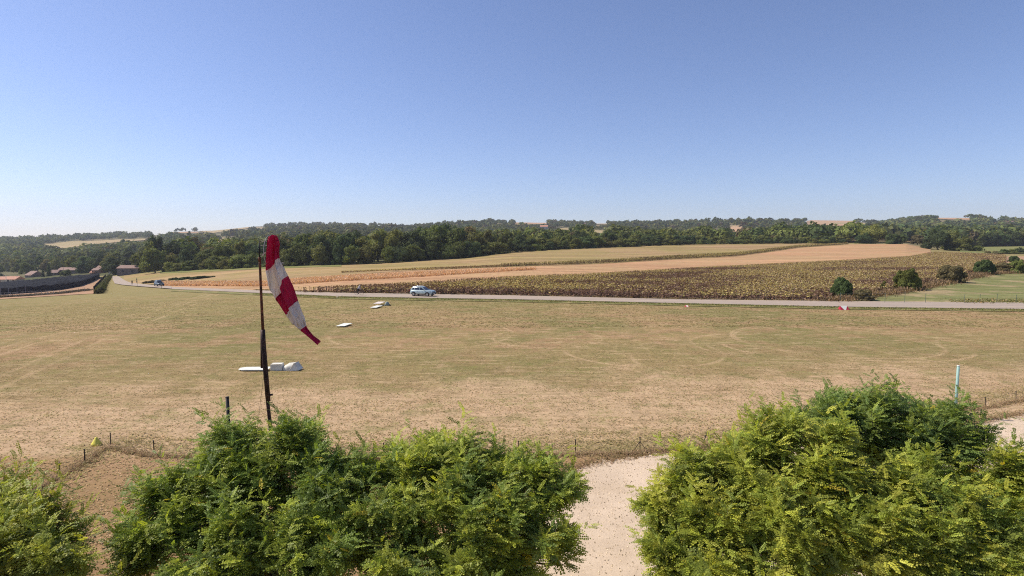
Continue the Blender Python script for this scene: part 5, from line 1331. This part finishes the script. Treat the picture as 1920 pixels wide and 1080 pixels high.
b3 = nu * nv + 2 * nu + np.arange(nv); q_.append(np.stack([b3[:-1], b3[1:], idx[1:, -1], idx[:-1, -1]], -1))
ne = empty('orchard_netting', (0, 0, 0), 0, 'wide black shade netting stretched low over an orchard', 'netting')
mesh_np('net_sheet', V2, np.concatenate(q_), mats=(M['net'],), parent=ne, smooth=False)
for i in range(0, nu, 8):
    MB().tube([bot_[0, i] - np.array([0, .5, 0]), top[0, i] + np.array([0, -.3, .15])], .06, 6).build('post', M['galv'], ne)
ge = empty('orchard_fence', P(50, 557), 0, 'pale galvanised wire fence in front of the black netting', 'fence'); g0 = Vector(ge.location); pl = []
for k in range(20):
    x_ = -60 + k * 11.5; p_ = P(x_, float(curve([(-60, 561), (0, 558.5), (50, 556), (110, 552.5), (165, 547)], x_))); pl.append(p_)
    MB().tube([p_ - g0, p_ - g0 + Vector((0, 0, 1.35))], .045, 5).build('post', M['galv'], ge)
mb = MB()
for i in range(len(pl) - 1):
    for z_ in (.45, .9, 1.3): mb.tube([pl[i] - g0 + Vector((0, 0, z_)), pl[i + 1] - g0 + Vector((0, 0, z_))], .02, 3)
mb.build('wire', M['galv'], ge)
# weeds under the net's front edge
corn('orchard_weeds', 'dark weeds and prunings along the orchard fence', strip_pts([P(x_, y_) for x_, y_ in ((-60, 561), (0, 558), (50, 555.5), (110, 551.5), (165, 545))], 3200, .9), .2, .7, [(0.12, 0.10, 0.07), (0.22, 0.17, 0.11), (0.08, 0.08, 0.06)], 4, .3, .1)
se = empty('windbreak_screen', P(176, 551), 0, 'black windbreak netting screen running toward the village', 'screen'); s1 = Vector(se.location)
line = [P(*q) for q in ((176, 551), (181, 543), (187, 535), (193, 527), (199, 520.5))]
mb = MB(); top_ = [v - s1 + Vector((0, 0, 1.95)) for v in line]; bo = [v - s1 for v in line]; k = len(line)
mb.add([v + Vector((-.03, 0, 0)) for v in bo] + [v + Vector((-.03, 0, 0)) for v in top_] + [v + Vector((.03, 0, 0)) for v in bo] + [v + Vector((.03, 0, 0)) for v in top_],
       [f for i in range(k - 1) for f in ((i, i + 1, k + i + 1, k + i), (2 * k + i + 1, 2 * k + i, 3 * k + i, 3 * k + i + 1), (k + i, k + i + 1, 3 * k + i + 1, 3 * k + i))])
mb.build('net', M['net'], se)
for v in line: MB().tube([v - s1, v - s1 + Vector((0, 0, 2.1))], .05, 6).build('post', M['blacksteel'], se)
he = empty('clipped_hedge', P(187, 550.5), 0, 'long green hedge running beside the black windbreak screen', 'hedge'); h1 = Vector(he.location)
hp_ = [P(*q) for q in ((186.5, 550.5), (190, 544.5), (194, 538), (199, 530), (203, 524), (206, 520))]; lob = []
for i in range(len(hp_) - 1):
    m_ = 7
    for j in range(m_):
        v = hp_[i].lerp(hp_[i + 1], j / m_) - h1; lob.append((v.x, v.y, v.z + .8, 1.15 * random.uniform(.8, 1.1), 1.2, random.uniform(.75, 1.05)))
V, Q, T = lobes_mesh(lob, 14, .28, [(0.12, 0.13, 0.04), (0.10, 0.115, 0.035), (0.13, 0.12, 0.05)])
mesh_np('foliage', V, Q, mats=(M['foliage'],), tint=T, parent=he)
V, Q, T = lobes_mesh([(v.x - h1.x, v.y - h1.y, v.z - h1.z + .2, .5, .5, .3) for v in hp_], 8, .2, [(0.06, 0.05, 0.03)])
mesh_np('stem', V, Q, mats=(M['bark'],), parent=he)
# dark brush heaps near the bend
for i, (x_, y_, w2, l) in enumerate([(283, 531.5, 1.0, 'dark brown brush heap beside the small van'), (297, 529.5, 1.3, 'brush heap behind the small van'), (326, 525, 1.5, 'dark low heap at the end of the rust crop'), (352, 523.6, 1.7, 'middle one of the dark low heaps on the meadow'), (385, 522.0, 1.8, 'farthest dark low heap on the dry meadow')]):
    p_ = P(x_, y_)
    for_ = tree('brush_heap', l, 'brush heap', (p_.x, p_.y, p_.z - .3), 1.5, 3.0 * w2, 'bush', 'o' if i < 2 else 'd', 3, None, 700, .05)
    for c in for_.children: 
        if c.name.startswith('crown'): c.scale = (c.scale[0], c.scale[1] * .5, c.scale[2])

# ------------------------------------------------------------------ buildings
def house(label, px, pyb, Yv, wpx, dep, hpx, roof_h, rz, wall, roof, nwin=2, name='house', door=True, hip=False, cat='house', zoff=0.0):
    p = PY(px, Yv); p.z = max(PA(px, pyb, Yv).z, p.z) + zoff
    W = wpx / F * Yv; Hh = hpx / F * Yv; e = empty(name, p, rz, label, cat)
    mb = MB(); mb.box((0, 0, Hh / 2 - 1), (W, dep, Hh + 2)); 
    mb.add([(-W / 2, -dep / 2, Hh), (-W / 2, dep / 2, Hh), (-W / 2, 0, Hh + roof_h), (W / 2, -dep / 2, Hh), (W / 2, dep / 2, Hh), (W / 2, 0, Hh + roof_h)], [(0, 2, 1), (3, 4, 5)])
    mb.build('wall', wall, e)
    o_ = .35; hx = W / 2 - (dep * .35 if hip else 0) + (0 if hip else o_)
    e0 = Hh - roof_h * o_ / (dep / 2)
    mb = MB(); top_ = [(-hx, 0, Hh + roof_h + .12), (hx, 0, Hh + roof_h + .12)]
    ev = [(-W / 2 - o_, -dep / 2 - o_, e0 + .12), (W / 2 + o_, -dep / 2 - o_, e0 + .12), (W / 2 + o_, dep / 2 + o_, e0 + .12), (-W / 2 - o_, dep / 2 + o_, e0 + .12)]
    lowr = [(a, b, c - .14) for a, b, c in ev]
    mb.add(ev + top_ + lowr, [(0, 1, 5, 4), (2, 3, 4, 5), (1, 2, 5), (3, 0, 4), (0, 6, 7, 1), (1, 7, 8, 2), (2, 8, 9, 3), (3, 9, 6, 0), (9, 8, 7, 6)])
    rf = mb.build('roof', roof, e)
    MB().box((W * .25, .6, Hh + roof_h), (.5, .5, 1.1)).build('chimney', wall, rf)
    for i in range(nwin):
        x_ = -W / 2 + W * (i + .6) / (nwin + .2)
        f_ = MB().box((x_, -dep / 2 - .02, Hh * .58), (1.0, .06, 1.1)).build('window', M['shutter'], e)
        MB().box((x_, -dep / 2 - .05, Hh * .58 - .6), (1.2, .12, .08)).build('sill', M['render'], f_)
    if door: MB().box((W * .38, -dep / 2 - .02, 1.0), (1.0, .06, 2.0)).build('door', M['wood'], e)
    return e
house('grey rendered barn with a low tiled roof beside the bend', 245, 518.2, 318, 37, 8, 12.5, 1.5, R(5), M['stone'], M['tile'], 2, 'barn', False, False, 'barn', -.3)
house('grey walled house with bright orange tiled roof behind the netting', 20.5, 527.5, 330, 25, 7, 6, 1.5, R(3), M['render'], M['tile2'], 1, zoff=-.5)
house('neighbouring house with orange roof at the photo edge', -4, 528, 332, 22, 7, 6, 1.5, R(3), M['render'], M['tile2'], 1, zoff=-.5)
MB().tube([PY(7.7, 312) + Vector((0, 0, 0)), PY(7.7, 312) + Vector((0, 0, 4.6))], .14, 8).build('white_pole', M['whitewall'])
tag(bpy.data.objects['white_pole'], 'thin white pole standing before the orange roofed houses', 'pole')
house('long low tiled house behind the far end of the netting', 134, 518.5, 400, 42, 8, 7, 1.7, R(-2), M['stone'], M['tile'], 4, zoff=0)
house('small brown roofed house among the conifers', 100, 520, 395, 16, 7, 5, 1.8, R(14), M['stone'], M['tile'], 1)
house('grey roofed house beneath the slope trees', 62, 521.5, 390, 20, 8, 4, 2.6, R(-24), M['stone'], M['tile'], 1)
house('two storey cottage with a brownish roof at the village road', 193, 515.5, 380, 17, 7, 8.5, 1.6, R(4), M['stone'], M['tile'], 2)
house('ochre walled annex joined to the village road cottage', 181, 515.5, 374, 11, 6, 6.5, 1.2, R(4), M['orange_wall'], M['tile'], 1)
house('small ochre outbuilding next to the ochre annex', 174, 516, 372, 6, 5, 3.0, .9, R(4), M['orange_wall'], M['tile2'], 0, 'outbuilding', True)
house('pale house high among the hillside trees', 18, 500, 700, 20, 9, 5, 3.0, R(10), M['render'], M['tile'], 2, zoff=2)
house('grey shed at the wood edge behind the windsock', 538, 499.5, 256, 17, 5, 6.5, .7, R(0), M['stone'], M['stone'], 0, 'shed', True, cat='shed')
house('cream house among trees on the middle ridge', 970, 441, 1000, 12, 9, 4.5, 2.2, R(25), M['render'], M['tile'], 1, zoff=4)
house('red roofed farmhouse peeping out of the ridge wood', 1020, 434, 1050, 14, 9, 4, 2.4, R(-10), M['render'], M['tile2'], 1, zoff=5)
house('little pale house low in the wood near the stubble crest', 1341, 452, 520, 10, 6, 5, 1.5, R(10), M['whitewall'], M['tile'], 1, zoff=4)
house('pinkish farm building at the right end of the wood', 1506, 452.5, 520, 20, 7, 3.6, 1.2, R(0), M['orange_wall'], M['render'], 1, zoff=3)
house('white villa among the trees of the right hand hill', 1891, 424, 1150, 7, 8, 5, 1.6, R(0), M['whitewall'], M['tile'], 1, zoff=3)
house('pale farmhouse on the ridge beyond the middle wood', 1095, 424.5, 1500, 8, 8, 3, 2, R(0), M['render'], M['tile'], 0, zoff=3)

# ------------------------------------------------------------------ haze
hz = MB(); hz.box((0, 1750, 90), (11500, 4400, 320)); ho = hz.build('haze', None)
ho.data.materials.clear()
m = bpy.data.materials.new('haze_air'); m.use_nodes = True; nt = m.node_tree; nt.nodes.clear()
pv_ = nt.nodes.new('ShaderNodeVolumePrincipled'); out = nt.nodes.new('ShaderNodeOutputMaterial'); nt.links.new(pv_.outputs[0], out.inputs['Volume'])
pv_.inputs['Density'].default_value = 0.00012; pv_.inputs['Color'].default_value = (0.90, 0.92, 1.0, 1); pv_.inputs['Anisotropy'].default_value = 0.2
ho.data.materials.append(m); tag(ho, kind='stuff')
